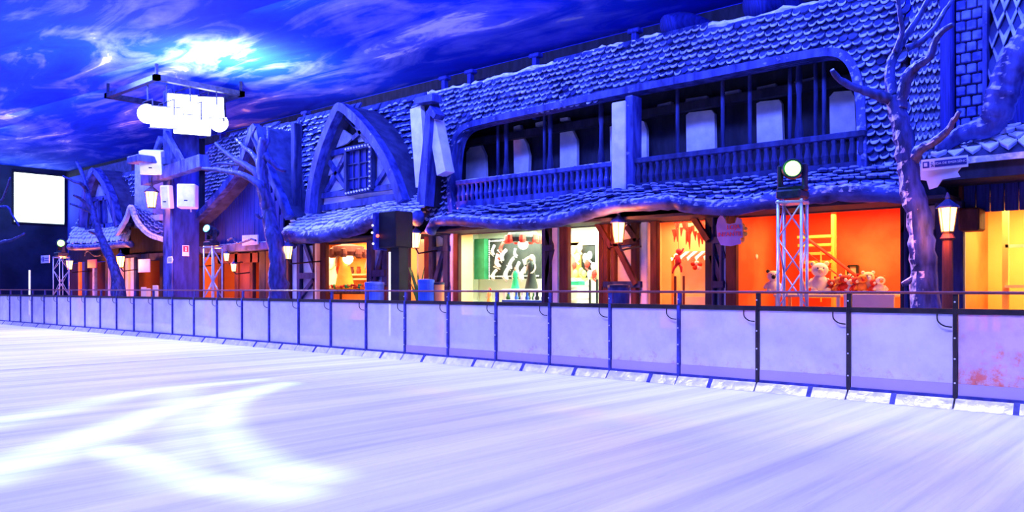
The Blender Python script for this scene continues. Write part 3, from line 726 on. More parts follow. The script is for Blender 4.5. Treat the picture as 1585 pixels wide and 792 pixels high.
# ---------------- barn with swooping gable (B3)
hb = thing('swooping_gable_house', (PX(370, 16), 16, 0), 'dark plank house under a tall swooping pointed roof, behind the big bare tree', 'house')
curve = [(292,352),(300,343),(330,313),(360,278),(378,246),(388,218),(396,197),(404,222),(414,252),(426,282),(438,310),(448,336)]
CP = smooth([at(a, b, 15.0) for a, b in curve], 4)
MB().board([(p.x, 0, p.z) for p in CP], .22, 14.85, 15.1, .1).build('gable_board', 'timber_blue', hb)
MB().board([(p.x, 0, p.z) for p in CP], .12, 15.1, 16.6, .02).build('gable_hood', 'roof_core', hb)
wallp = XZ([(292,420),(292,354)]+curve[1:-1]+[(448,340),(448,420)], 15.9)
zl = 2.95
xa_, xb_ = min(p[0] for p in wallp), max(p[0] for p in wallp)
mb = MB(); x = xa_
while x < xb_:
    xm = x+.13
    # height of the plank follows the gable
    h = 0
    for zz in range(30, 80):
        if pip(xm, zz*.1, wallp): h = zz*.1
    if h > zl+.2: mb.box(x, x+.245, 15.6+random.uniform(0, .03), 15.7, zl+.15, h+.05, bev=.01)
    x += .26
mb.build('plank_wall', 'plank', hb)
polys = XZ([(300,340),(303,250),(330,215),(385,196),(456,186),(456,335),(448,330),(436,296),(424,262),(412,228),(396,192),(380,232),(362,268),(334,304)], 16.2)
S = plane_S(min(p[0] for p in polys), max(p[0] for p in polys), 3.0, 8.0, 16.0, .1)
mk = lambda x, z: pip(x, z, polys)
xm_ = PX(396, 16.2)
for half in (lambda x, z: mk(x, z) and x < xm_, lambda x, z: mk(x, z) and x >= xm_):
    mb = MB(); shingle_surface(mb, S, 42, 34, half, lift=.11); mb.build('roof_shingles', 'shingle', hb); frost_highlight(mb, hb)
mb = MB(); sheet(mb, S, 84, 50, mk, .1); mb.build('roof_deck', 'roof_core', hb)
MB().box(PX(303, 15.2), PX(309, 15.2), 15.15, 15.4, 3.1, PZ(306, 215, 15.2)).build('dark_downpipe', 'timber_dark', hb)
A, B = at(452,190,15.3), at(452,350,15.3)
MB().box(A.x-.12, A.x+.12, 15.3, 15.6, B.z, A.z, bev=.03).build('corner_board', 'timber', hb)
MB().box(PX(300, 15.4), PX(446, 15.4), 15.4, 15.7, 2.85, 3.15, bev=.03).build('eaves_beam', 'timber_blue', hb)
MB().box(PX(300, 16), PX(446, 16), 16.0, 16.15, 2.75, 3.3).build('front_wall', 'timber_dark', hb)
polypanel(hb, [(374,380),(374,364),(398,363),(398,378)], 15.3, .05, 'plaster_pale')
for a, b, m in ((300,306,'timber_brown'), (336,341,'timber_brown'), (362,367,'timber_brown'), (386,390,'timber_brown'), (400,410,'timber_dark'), (410,422,'timber_brown'), (438,443,'timber_brown')):
    vpost(hb, a, b, 0, 2.85, m=m)
MB().box(PX(365, 15.95), PX(386, 15.95), 15.95, 16.05, 0, 2.5).build('entrance_door', 'room_dark', hb)
front_piece(hb, 400, 442, 0, 2.8, 'room_dark')
MB().box(PX(335, 15.9), PX(400, 15.9), 15.85, 16.0, 2.45, 2.8).build('door_header', 'room_dark', hb)
rooms['barn'] = room(hb, 306, 400, 2.75, 'room_amber')
mb = MB()   # two little carved posts with a bar, dark-purple silhouettes on the eaves
A = at(352, 372, 15.2); B = at(395, 372, 15.2)
P = smooth([A, at(360,368,15.2), at(366,376,15.2), at(380,373,15.2), at(388,370,15.2), B], 3)
MB().tube(P, .04, 6, 1, .2).build('twisted_branch', 'bark', hb)

# ---------------- chimney house with pointed porch (B4)
hc = thing('chimney_house', (PX(230, 16), 16, 0), 'small house with pale stucco chimney and pointed witch hat porch roof', 'house')
MB().board([(at(222,252,15.4).x, 0, at(222,252,15.4).z), (at(221,352,15.4).x, 0, at(221,352,15.4).z)], 1.75, 15.4, 16.4, .0).build('stucco_chimney', 'plaster', hc)
pc = [(181,362),(188,352),(196,338),(203,320),(210,338),(220,352),(234,364),(258,372)]
CP = smooth([at(a, b, 14.3) for a, b in pc], 4)
MB().board([(p.x, 0, p.z) for p in CP], .16, 14.2, 14.35, .1).build('porch_gable_board', 'shingle_snowy', hc)
x0_ = [at(a, b, 14.35) for a, b in pc[3:]]; topl = [at(a, b, 15.8) for a, b in [(207,318),(225,320),(240,324),(252,335),(268,350)]]
x0s = smooth(x0_, 4); tls = smooth(topl, 4); nn_ = min(len(x0s), len(tls))
def S4(u, v):
    i = min(nn_-1.001, max(0, u*(nn_-1))); k = int(i); f = i-k
    a = x0s[k].lerp(x0s[k+1], f); b = tls[k].lerp(tls[k+1], f); return a.lerp(b, v)
mb = MB(); shingle_surface(mb, S4, 10, 7, lift=.06, N=Vector((.3,-.5,.8))); mb.build('porch_shingles', 'shingle', hc); frost_highlight(mb, hc, 'frost_highlight')
mb = MB(); sheet(mb, S4, 16, 6, th=.05); mb.build('porch_deck', 'roof_core', hc)
x1s = smooth([at(a, b, 14.35) for a, b in pc[:4][::-1]], 4); t1 = smooth([at(a, b, 15.8) for a, b in [(203,318),(197,335),(190,350),(184,362)]], 4)
mb = MB()
for i in range(len(x1s)-1):
    mb.add([x1s[i], x1s[i+1], t1[i+1], t1[i]]+[p+Vector((.03,0,.05)) for p in (x1s[i], x1s[i+1], t1[i+1], t1[i])], [(0,1,2,3),(7,6,5,4),(0,4,5,1),(2,6,7,3)])
mb.build('porch_left_slope', 'roof_core', hc)
MB().box(PX(183, 16), PX(300, 16), 16.0, 16.15, 2.75, 5.2).build('upper_wall', 'timber_dark', hc)
polypanel(hc, [(262,372),(262,350),(297,345),(297,366)], 15.8, .06, 'plank')
A = at(210,345,15.2); 
MB().box(PX(235, 15.3), PX(250, 15.3), 15.2, 15.4, PZ(240,342,15.3), PZ(240,333,15.3)).build('chimney_ledge', 'plaster_pale', hc)
for a, b, m in ((183,186,'plaster_pale'), (193,197,'cream'), (201,206,'plaster_pale'), (206,209,'timber'), (246,251,'timber_dark'), (256,262,'timber_brown'), (294,299,'timber_brown')):
    vpost(hc, a, b, 0, 2.85, m=m, L=15.6)
MB().box(PX(183, 15.7), PX(300, 15.7), 15.7, 16.0, 2.7, 3.0).build('porch_beam', 'timber', hc)
rooms['porch'] = room(hc, 206, 300, 2.7, 'room_amber')
front_piece(hc, 258, 292, 0, 2.8, 'room_dark', L=15.9, th=.08)

# ---------------- arched gable house far left (B5)
ha = thing('arched_gable_house', (PX(150, 16), 16, 0), 'farthest small house with arched half timbered gable and snowy awning', 'house')
ar = [(127,352),(129,325),(133,298),(139,278),(146,264),(154,271),(163,284),(172,303),(179,325),(184,350)]
AP = smooth([at(a, b, 15.2) for a, b in ar], 4)
MB().board([(p.x, 0, p.z) for p in AP], .28, 15.05, 15.35, .08).build('gable_arch', 'timber_blue', ha)
MB().board([(p.x, 0, p.z) for p in AP], .16, 15.35, 16.4, .02).build('gable_hood', 'roof_core', ha)
MB().prism(XZ([(126,360)]+ar[1:-1]+[(184,352)], 15.7), 15.8, 15.95).build('gable_wall', 'timber_dark', ha)
for p in ([(136,306),(138,292),(144,280),(150,280),(158,296),(160,304)], [(136,350),(136,312),(146,310),(147,350)], [(162,346),(161,310),(166,310),(174,346)]):
    polypanel(ha, p, 15.6, .08, 'plaster')
for a, b, w in (((132,310),(172,304),.2), ((150,308),(151,352),.16), ((159,306),(161,352),.16), ((134,352),(148,312),.14), ((164,310),(176,346),.14), ((130,354),(184,346),.2)):
    stick(ha, a, b, w, 15.45, 'timber_blue', .1)
polypanel(ha, [(151,346),(151,312),(159,311),(160,345)], 15.6, .06, 'plank', 'window_pane')
polys = XZ([(172,268),(200,262),(200,345),(186,350),(180,320),(172,300)], 15.9)
S = plane_S(PX(170, 15.9), PX(201, 15.9), 3.0, 8.0, 15.9, .1)
mb = MB(); shingle_surface(mb, S, 10, 26, lambda x, z: pip(x, z, polys), lift=.08, shape='square'); mb.build('wall_shingles', 'shingle', ha); frost_highlight(mb, ha, 'frost_highlight')
MB().box(PX(126, 16.3), PX(201, 16.3), 16.35, 16.5, 3, 7.5).build('upper_wall', 'roof_core', ha)
polys2 = XZ([(110,355),(118,330),(124,300),(130,282),(134,290),(130,330),(128,356)], 15.6)
S = plane_S(PX(108, 15.6), PX(134, 15.6), 3.0, 7.2, 15.6, .1)
mb = MB(); shingle_surface(mb, S, 9, 20, lambda x, z: pip(x, z, polys2), lift=.08, shape='square'); mb.build('left_shingles', 'shingle', ha); frost_highlight(mb, ha, 'frost_highlight')
awning(ha, [(112,352),(150,350),(186,344),(200,342)], [(104,377),(130,378),(160,376),(190,374),(200,374)], 15.7, 14.9, 5, .3, 'shingle_snowy')
fascia(ha, [(104,382),(130,383),(160,381),(190,378),(203,378)], 14.9, .15)
MB().box(PX(106, 16), PX(200, 16), 16.0, 16.15, 2.8, 3.6).build('front_wall', 'timber_dark', ha)
for a, b, m in ((120,122,'orange'), (126,130,'plank'), (142,145,'plaster'), (166,169,'plaster_pale'), (173,175,'plaster'), (162,166,'timber')):
    vpost(ha, a, b, 0, 2.8, m=m, L=15.7)
front_piece(ha, 106, 200, 0, 2.8, 'room_dark', L=16.4, th=.1)
mb = MB(); P = smooth([at(a, b, 15.3) for a, b in [(131,396),(133,390),(138,389),(146,396),(156,395)]], 3); MB().tube(P, .035, 6, 1, .2).build('twisted_branch', 'bark', ha)
# ================================================================= TREES
def tree(label, L, base, limbs, name='bare_tree', group=None):
    b = at(base[0], base[1], L)
    t = thing(name, (b.x, L, 0), label, 'tree', group)
    for k, (pts, w0, w1, nm, dl) in enumerate(limbs):
        n = len(pts)
        P = []
        for i, (px, py) in enumerate(pts):
            q = at(px, py, L)                       # the limb also reaches out of the plane
            f = i/(n-1)
            s = dl*f
            # slide along the ray so that the silhouette stays while the limb gains depth
            P.append(Vector((q.x*(L+s)/L, L+s, EYE+(q.z-EYE)*(L+s)/L)))
        if nm == 'trunk': P[0].z = 0
        P = smooth(P, 4); m = len(P)
        rad = []
        for i, p in enumerate(P):
            f = i/(m-1); r = lerp(w0, w1, f**.8)
            if nm == 'trunk': r *= 1+.6*max(0, 1-f*8)
            rad.append(r*random.uniform(.93, 1.08))
        P = [p+Vector((random.uniform(-1, 1), random.uniform(-1, 1), random.uniform(-1, 1)))*r*.10 for p, r in zip(P, rad)]
        MB().tube(P, rad, 10, 1, .09).build(nm, 'bark', t, smooth=True)
    return t
tree('large bare tree with frosted limbs standing right of the balcony house', 14.0, (1432, 470), [
    ([(1436,500),(1432,450),(1428,400),(1424,350),(1414,305),(1405,262),(1398,215),(1390,178),(1384,148)], .24, .13, 'trunk', 0),
    ([(1388,160),(1365,150),(1338,141),(1315,132),(1298,122),(1287,108)], .10, .04, 'branch', -.6),
    ([(1384,150),(1377,128),(1378,104),(1388,76),(1404,52),(1420,28),(1436,-2),(1446,-40)], .10, .035, 'branch', .2),
    ([(1392,168),(1398,138),(1408,112),(1424,98),(1438,88),(1446,66),(1456,50),(1475,38)], .11, .035, 'branch', -.4),
    ([(1402,75),(1428,62),(1448,40),(1462,16),(1480,-8)], .06, .03, 'branch', .4),
    ([(1386,80),(1396,48),(1392,22),(1388,-20)], .05, .03, 'branch', -.3),
    ([(1436,92),(1424,90),(1412,92)], .035, .02, 'twig', -.2),
    ([(1412,250),(1422,232),(1444,220),(1464,204),(1476,186),(1485,172)], .10, .03, 'branch', -.5),
    ([(1430,410),(1418,428),(1404,436),(1396,440)], .07, .04, 'branch', -.2)])
tree('dark bare tree with outstretched frosted limbs before the plank gable', 14.3, (430, 470), [
    ([(433,500),(431,460),(430,425),(427,388),(420,352),(412,315),(406,285),(404,255),(405,228),(408,214)], .34, .14, 'trunk', 0),
    ([(414,330),(410,305),(402,288),(386,276),(366,268),(345,264),(330,262),(313,261)], .17, .05, 'branch', -1.0),
    ([(408,290),(396,268),(378,255),(358,243),(344,232),(333,221)], .15, .05, 'branch', -.5),
    ([(405,262),(392,240),(376,226),(364,214)], .12, .04, 'branch', .4),
    ([(405,250),(396,225),(390,210),(396,196)], .09, .03, 'branch', -.3),
    ([(406,236),(414,220),(415,205),(413,198)], .09, .03, 'branch', .3),
    ([(408,240),(420,250),(430,260),(442,264)], .12, .06, 'branch', .5),
    ([(380,256),(356,254),(338,253),(326,256)], .07, .03, 'branch', -.8),
    ([(419,345),(410,334),(402,337),(395,330)], .07, .04, 'twig', -.4)])
tree('thin crooked bare tree before the farthest arched gable', 13.8, (185, 450), [
    ([(188,470),(181,435),(172,405),(160,378),(150,352),(142,325),(135,298),(128,272),(118,250)], .25, .06, 'trunk', 0),
    ([(134,296),(126,285),(112,280),(96,272)], .10, .04, 'branch', -1),
    ([(142,326),(132,315),(122,306),(113,302)], .10, .04, 'branch', -.8),
    ([(143,328),(132,324),(122,320),(108,315)], .09, .04, 'branch', -.6),
    ([(156,370),(148,362),(142,360),(137,358)], .09, .04, 'branch', -.5),
    ([(136,300),(134,284),(138,274),(143,264)], .07, .03, 'branch', .4)])
tree('bare tree mostly outside the picture, its frosted limbs beside the bright screen', 13.0, (-30, 470), [
    ([(-28,470),(-32,430),(-28,400),(-34,360),(-30,320),(-34,280)], .36, .14, 'trunk', 0),
    ([(-32,330),(-14,318),(0,312),(8,296),(15,275)], .10, .04, 'branch', -.4),
    ([(-30,335),(-10,324),(10,320),(18,332),(29,350)], .10, .04, 'branch', .5),
    ([(-30,392),(-12,380),(4,374),(20,370),(37,361)], .13, .04, 'branch', -.4)])

# ================================================================= TRUSS TOWERS AND MOVING LIGHTS
def truss(px, ptop, L, w, rot, label, group=None):
    base = Vector((PX(px, L), L, 0)); h = PZ(px, ptop, L)
    t = thing('truss_tower', base, label, 'truss', group, rz=rot)
    for sx in (-1, 1):
        for sy in (-1, 1):
            MB().tube([(sx*w/2, sy*w/2, .04), (sx*w/2, sy*w/2, h)], .026, 10).build('chord', 'metal_truss', t, smooth=True, loc=(0,0,0))
    nb = max(3, round((h-.2)/.52)); st = (h-.16)/nb
    for side in range(4):
        a = [(-1,-1),(1,-1),(1,1),(-1,1)][side]; b = [(1,-1),(1,1),(-1,1),(-1,-1)][side]
        for k in range(nb):
            z0 = .1+k*st; z1 = z0+st
            p, q = (a, b) if (k+side) % 2 == 0 else (b, a)
            MB().tube([(p[0]*w/2, p[1]*w/2, z0), (q[0]*w/2, q[1]*w/2, z1)], .014, 6).build('diagonal_brace', 'metal_truss', t, smooth=True, loc=(0,0,0))
    for z in (.1, h-.04):
        MB().box(-w/2-.03, w/2+.03, -w/2-.03, w/2+.03, z-.02, z+.02, bev=.006).build('end_plate', 'metal_truss', t, loc=(0,0,0))
    return t, base, h
def moving_light(base, label, lens, aim=(0, -1, .1), s=1.0, group=None):
    t = thing('stage_light', base, label, 'stage light', group)
    MB().box(-.2*s, .2*s, -.2*s, .2*s, 0, .14*s, bev=.03).build('base', 'metal_dark', t, loc=(0,0,0))
    y = MB(); y.box(-.23*s, -.17*s, -.07*s, .07*s, .16*s, .55*s, bev=.02); y.box(.17*s, .23*s, -.07*s, .07*s, .16*s, .55*s, bev=.02); y.box(-.23*s, .23*s, -.09*s, .09*s, .12*s, .2*s, bev=.02)
    y.build('yoke', 'metal_dark', t, loc=(0,0,0))
    R = Vector(aim).to_track_quat('Z', 'Y').to_matrix().to_4x4(); C = Vector((0, 0, .48*s))
    def tr(mb): mb.v = [tuple(C + (R @ Vector(v))) for v in mb.v]; return mb
    hd = tr(MB().lathe((0,0,0), [(.10*s, -.26*s), (.16*s, -.2*s), (.17*s, .05*s), (.14*s, .16*s), (.15*s, .24*s), (.135*s, .24*s)], 18)).build('head', 'metal_dark', t, smooth=False, loc=(0,0,0))
    tr(MB().lathe((0,0,0), [(.12*s, .235*s), (.115*s, .262*s), (.05*s, .28*s)], 18)).build('lens', lens, t, loc=(0,0,0))
    return t
def toward_cam(p, dz=0): return (Vector((0, 0, EYE+dz))-Vector(p)).normalized()
_, b1, h1 = truss(1226, 310, 12.6, .36, math.radians(8), 'silver box truss tower on the walkway, right half of the long house')
moving_light((b1.x, b1.y, h1+.02), 'stage light with green glowing lens atop the nearest truss tower', 'lens_green', toward_cam((b1.x-2, b1.y, h1))-Vector((.12, 0, 0)), 1.0)
_, b2, h2 = truss(329, 381, 13.4, .40, math.radians(12), 'silver truss tower left of the big dark tree')
MB().box(b2.x-.95, b2.x-.6, b2.y-.1, b2.y+.1, 0, .01)
moving_light((b2.x-.1, b2.y, h2+.02), 'dim stage light on the truss tower by the plank house', 'lens_cyan', Vector((.3,-.8,.3)).normalized(), 1.0)
_, b3, h3 = truss(94, 397, 13.6, .44, math.radians(14), 'slim silver truss tower near the dark end wall, farthest of the towers')
moving_light((b3.x, b3.y, h3+.02), 'stage light with yellow green lens on the farthest truss tower', 'lens_green', toward_cam((b3.x, b3.y, h3))-Vector((.1,0,0)), 1.2)
# hooded speaker column between the red shop and the lantern (black box on a dark post)
L = 13.4; p = Vector((PX(612, L), L, 0))
t = thing('black_tower', p, 'black hooded box on a dark column before the gabled house', 'tower')
zA, zB = PZ(608, 328, L), PZ(608, 384, L)
MB().box(-.33, .33, -.3, .3, zB, zA, bev=.03).build('hood', 'black', t, loc=(0,0,0))
MB().box(-.42, -.30, -.42, .25, zB-.05, zA-.02, bev=.02).build('side_flap', 'rail_blue', t, loc=(0,0,0))
MB().box(-.02, .30, -.15, .15, 0, zB).build('column', 'black', t, loc=(0,0,0))
MB().tube([(-.12, -.1, .3), (-.12, -.1, zB-.1)], .025, 8).build('light_tube', 'tube_glow', t, loc=(0,0,0))
MB().box(-.24, -.2, -.1, 0, 0, zB).build('cable_strip', 'timber_brown', t, loc=(0,0,0))
mb = MB()
for dx, py in ((-.38, 350), (-.40, 361), (-.36, 378)): mb.ball((dx, -.44, PZ(600, py, L)), .03, 6, 4)
mb.build('indicator_light', 'tube_glow', t, loc=(0,0,0))
MB().ball((-.28, -.36, PZ(600, 366, L)), .045, 6, 4).build('red_indicator', 'red_led', t, loc=(0,0,0))

# ================================================================= LANTERNS
def lantern(px, py, L, hpx, label, mount, glow=60, group=None, gl=(1,.20,.03)):
    """hpx: height of the glass body in photo pixels"""
    c = at(px, py, L); d = F*L/(CA*(px+VP)); H = hpx*d/F
    t = thing('lantern', (c.x, L, 0) if mount == 'post' else (c.x, L, c.z), label, 'lantern', group)
    z = c.z if mount == 'post' else 0
    r = H*.36
    MB().lathe((0,0,z), [(r*.62, -H/2), (r, H/2)], 6).build('glass', 'lantern_glass', t, loc=(0,0,0))
    MB().lathe((0,0,z), [(r*1.35, H/2), (r*1.3, H/2+H*.06), (r*.7, H/2+H*.25), (r*.25, H/2+H*.38), (r*.3, H/2+H*.45), (.01, H/2+H*.68)], 6).build('cap', 'timber', t, loc=(0,0,0))
    mb = MB()
    for k in range(6):
        a = 2*PI*k/6; mb.tube([(r*.66*math.cos(a), r*.66*math.sin(a), z-H/2), (r*1.04*math.cos(a), r*1.04*math.sin(a), z+H/2)], H*.022, 5)
    mb.lathe((0,0,z), [(r*.7, -H/2-H*.07), (r*.72, -H/2)], 6); mb.build('frame', 'rail_black', t, loc=(0,0,0))
    if mount == 'post':
        MB().lathe((0,0,0), [(.16, 0), (.16, .25), (.085, .35), (.075, z-H*.9), (.11, z-H*.8), (.09, z-H*.7), (r*.5, z-H/2-H*.05)], 12).build('post', 'timber_brown', t, loc=(0,0,0))
    elif mount == 'hang':
        MB().tube([(0,0,H*1.1), (0,0,H*1.5), (0,.25,H*1.6)], .02, 6).build('bracket', 'rail_black', t, loc=(0,0,0))
    else:
        MB().tube([(0,0,-H*.55), (0,.1,-H*.9), (0,(16-L)*.6,-H*.7), (0,16-L,-H*.6)], .025, 6).build('bracket', 'rail_black', t, loc=(0,0,0))
    light('POINT', 'lantern_glow', (c.x, L-.32, c.z-.05), glow*(2 if mount == 'post' else 6), gl, .12)
    return t
lantern(1466, 340, 13.6, 36, 'lit post lantern beside the large bare tree, nearest of the lanterns', 'post', 60)
lantern(957, 360, 15.0, 30, 'lit lantern with dark cap in the timber bay between the white and orange shops', 'bracket', 55)
lantern(643, 372, 15.0, 22, 'lit lantern between the black tower and the long house', 'bracket', 60)
lantern(445, 391, 14.6, 19, 'lit lantern on a post at the left corner of the gabled house', 'bracket', 60)
lantern(234, 309, 13.5, 23, 'lit lantern hanging high under the beam before the stucco chimney', 'hang', 60)
lantern(186, 405, 14.8, 16, 'lit lantern under the snowy awning right of the crooked tree', 'bracket', 45)
lantern(107, 410, 14.8, 13, 'lit lantern right behind the farthest truss tower', 'bracket', 60)
lantern(299, 402, 15.2, 13, 'small lit lantern between the big pillar and the truss tower', 'bracket', 25)
lantern(350, 398, 15.2, 11, 'upper lit lantern left of the dark plank house door', 'bracket', 30)
lantern(361, 414, 15.2, 11, 'lower lit lantern beside the dark plank house door', 'bracket', 30)

# ================================================================= PILLAR WITH LAMPS AND SPEAKERS
L = 14.0; xr_ = PX(306, L+1); xp = PX(268, L)
pl = thing('wooden_pillar', (xp, L, 0), 'tall square blue pillar with rough timber post and cross beams rising to the ceiling', 'pillar')
MB().box(xp-.55, xp, L, L+1.0, 0, CEIL, bev=.02).build('shaft', 'plank', pl)
MB().box(xp-.62, xp+.02, L-.12, L, 0, CEIL-.2, bev=.04).build('rough_post', 'timber_blue', pl)
A = at(228, 275, 13.7); Bq = at(322, 250, 13.7); zq = lerp(A.z, Bq.z, .6)
mb = MB(); n = 8
MB().board([(lerp(xp-1.6, xp+2.9, i/n), 0, zq-.15+.25*i/n) for i in range(n+1)], .42, 13.5, 13.85, .05).build('cross_beam', 'timber_blue', pl)
MB().box(xp-.7, xp+.2, 12.6, 15.6, zq+.25, zq+.5, bev=.03).build('cross_beam', 'timber_blue', pl)
MB().board([(xp-1.3, 0, zq+.1), (xp-.3, 0, zq+1.3)], .2, 13.6, 13.75).build('knee_brace', 'timber_blue', pl)
MB().board([(xp+1.4, 0, zq+.15), (xp+.1, 0, zq+1.4)], .2, 13.6, 13.75).build('knee_brace', 'timber_blue', pl)
fz = CEIL-.55
fm = MB()
for (xa_, xb_, ya_, yb_) in ((xp-1.9, xp+2.2, 12.3, 12.5), (xp-1.9, xp+2.2, 15.4, 15.6), (xp-1.9, xp-1.7, 12.3, 15.6), (xp+2.0, xp+2.2, 12.3, 15.6)):
    fm.box(xa_, xb_, ya_, yb_, fz, fz+.18)
for xx_ in (xp-1.8, xp+2.1):
    for yy_ in (12.4, 15.5): fm.box(xx_-.04, xx_+.04, yy_-.04, yy_+.04, fz+.18, CEIL)
tag(fm.build('lamp_frame', 'metal_dark'), 'square dark frame under the ceiling round the pillar top', 'frame')
# floodlights: wide rectangular heads with short barn doors, round ones at the ends
def flood(px, py, L, s, label, aim, rect=True):
    c = at(px, py, L); t = thing('floodlight', c, label, 'floodlight', None)
    R = Vector(aim).to_track_quat('Z', 'Y').to_matrix().to_4x4()
    def tr(mb): mb.v = [tuple(R @ Vector(v)) for v in mb.v]; return mb
    if rect:
        w, h = .44*s, .30*s
        tr(MB().box(-w, w, -h, h, -.3*s, .0, bev=.05).box(-w-.03, w+.03, h, h+.02, -.02, .06*s).box(-w-.03, w+.03, -h-.02, -h, -.02, .06*s)).build('housing', 'metal_dark', t, loc=(0,0,0))
        tr(MB().box(-w+.015, w-.015, -h+.015, h-.015, .0, .03*s, bev=.03)).build('lens', 'lens_white', t, loc=(0,0,0))
    else:
        tr(MB().lathe((0,0,0), [(.12*s, -.45*s), (.2*s, -.35*s), (.30*s, -.02*s), (.33*s, .0), (.33*s, .04*s), (.30*s, .04*s)], 20)).build('housing', 'metal_dark', t, loc=(0,0,0))
        tr(MB().lathe((0,0,0), [(.335*s, .03*s), (.33*s, .06*s), (.15*s, .10*s)], 20)).build('lens', 'lens_white', t, loc=(0,0,0)); w = .33*s
    MB().tube([(-w-.03, 0, 0), (-w-.03, 0, .45*s), (w+.03, 0, .45*s), (w+.03, 0, 0)], .025, 6).tube([(0,0,.45*s), (0,0,min(1.2, fz-c.z))], .03, 6).build('yoke', 'metal_dark', t, loc=(0,0,0))
for px, py, L_, s, lb, k_ in ((228,176,12.5,1.0,'outer left round floodlight on the pillar frame',0), (257,182,12.9,1.2,'wide floodlight left of the pillar top',1), (282,161,13.6,1.15,'upper middle wide floodlight against the pillar top',1),
      (297,190,14.2,1.45,'lowest and largest wide floodlight in front of the pillar',1), (322,166,14.6,1.25,'upper right wide floodlight on the pillar frame',1), (338,190,15.2,1.0,'round floodlight at the far right end of the pillar frame',0)):
    flood(px, py, L_, s, lb, toward_cam(at(px, py, L_))+Vector((random.uniform(-.25,.25), random.uniform(-.2,.2), random.uniform(-.12,.02))), k_)
# speakers
def speaker(px, py, L, w, h, rot, tilt, label):
    c = at(px, py, L); t = thing('loudspeaker', c, label, 'loudspeaker'); t.rotation_euler = (tilt, .0, rot)
    MB().box(-w/2, w/2, -w*.4, w*.4, -h/2, h/2, bev=.03).build('cabinet', 'white_box', t, loc=(0,0,0))
    MB().box(-w/2+.04, w/2-.04, -w*.4-.015, -w*.4, -h/2+.04, h/2-.04).build('grille', 'plaster_pale', t, loc=(0,0,0))
    MB().box(-.06, .06, -w*.4-.02, -w*.4-.012, -.22*h, -.17*h).build('badge', 'black', t, loc=(0,0,0))
    MB().tube([(0, w*.4, -h*.3), (0, w*.6, -h*.45), (0, w*.7, -h*.6)], .03, 6).build('bracket', 'metal_truss', t, loc=(0,0,0))
speaker(235, 251, 13.3, .75, .85, .9, .25, 'white loudspeaker tilted on top of the beam left of the pillar')
speaker(258, 305, 13.7, .36, .85, .5, .1, 'white loudspeaker fixed low on the left side of the pillar')
speaker(290, 304, 13.9, .62, .85, .85, .0, 'white loudspeaker fixed on the right face of the pillar')

# ================================================================= SIGNS
def text(body, size, m, parent, loc, name='lettering', ext=.004):
    cu = bpy.data.curves.new(name, 'FONT'); cu.body = body; cu.size = size; cu.extrude = ext; cu.align_x = 'CENTER'; cu.align_y = 'CENTER'
    cu.materials.append(MATS[m]); tmp = bpy.data.objects.new(name, cu); COL.objects.link(tmp); bpy.context.view_layer.update(); me = bpy.data.meshes.new_from_object(tmp); bpy.data.objects.remove(tmp); o = bpy.data.objects.new(name, me); COL.objects.link(o); o.parent = parent; o.location = loc; o.rotation_euler = (PI/2, 0, 0); return o
c = at(1461, 252, 14.6)
s = thing('exit_sign', c, 'white emergency exit sign over the post lantern, hung from the eaves', 'sign')
s.rotation_euler = (0, -.03, .12)
MB().box(-.34, .34, 0, .02, -.10, .09, bev=.004).build('sign_plate', 'sign_white', s, loc=(0,0,0))
MB().box(-.14, .32, -.006, 0, -.055, .05).box(-.32, -.22, -.006, 0, -.055, .05).build('sign_field', 'sign_ink', s, loc=(0,0,0))
text('SAÍDA DE EMERGÊNCIA', .052, 'sign_white', s, (.09, -.012, 0))
MB().box(-.30, -.25, -.010, -.006, -.03, .03).build('arrow', 'sign_white', s, loc=(0,0,0))
mb = MB(); mb.ball((-.18, -.008, .025), .014, 8, 5, (1,.3,1)); mb.tube([(-.18,-.006,.01),(-.175,-.006,-.02),(-.195,-.006,-.05)], .007, 5); mb.tube([(-.175,-.006,-.02),(-.155,-.006,-.045)], .007, 5); mb.tube([(-.2,-.006,-.005),(-.155,-.006,.0)], .006, 5)
mb.build('running_figure', 'sign_ink', s, loc=(0,0,0))
c = at(1458, 268, 14.65)
s = thing('backing_board', c, 'worn pale board behind and below the emergency exit sign', 'board')
MB().prism([(-.34, .14), (.30, .10), (.22, -.0), (.26, -.08), (.0, -.1), (-.08, -.22), (-.2, -.25), (-.24, -.1), (-.33, -.08)], 0, .03).build('board', 'plaster_pale', s, loc=(0,0,0))
c = at(1129, 358, 15.2)
s = thing('hanging_sign', c, 'scalloped violet shop sign with red lettering on the timber post', 'sign')
w = .30
MB().prism([(-.30,.14),(-.26,.28),(-.19,.36),(-.10,.24),(-.08,.17),(.0,.15),(.12,.17),(.15,.28),(.24,.24),(.27,.1),(.27,-.12),(.22,-.26),(.0,-.3),(-.2,-.27),(-.28,-.12)], 0, .04).build('sign_board', 'sign_violet', s, loc=(0,0,0))
text('LOJA', .13, 'letter_red', s, (.08, -.012, .08)); text('INFANTIL', .125, 'letter_red', s, (.0, -.012, -.06))
MB().tube([(-.05,.02,.2), (-.05,.02,.55)], .012, 5).tube([(.1,.02,.18), (.1,.02,.55)], .012, 5).build('hanger', 'rail_black', s, loc=(0,0,0))
c = at(1147, 362, 15.3)
s = thing('toy_figure', c, 'small yellow plush figure peeking out right of the violet sign', 'toy')
mb = MB().ball((0,0,-.02), .10, 10, 7, (.9,.8,1.1)).ball((.0,0,.14), .085, 10, 7).ball((.09,0,0), .05, 8, 5).ball((.10,0,.10), .04, 8, 5).ball((.03,-.02,-.12), .06, 8, 5)
mb.build('body', 'yellow', s, smooth=True, loc=(0,0,0)); MB().ball((.05,-.07,-.11), .045, 8, 5).build('foot', 'orange', s, loc=(0,0,0))
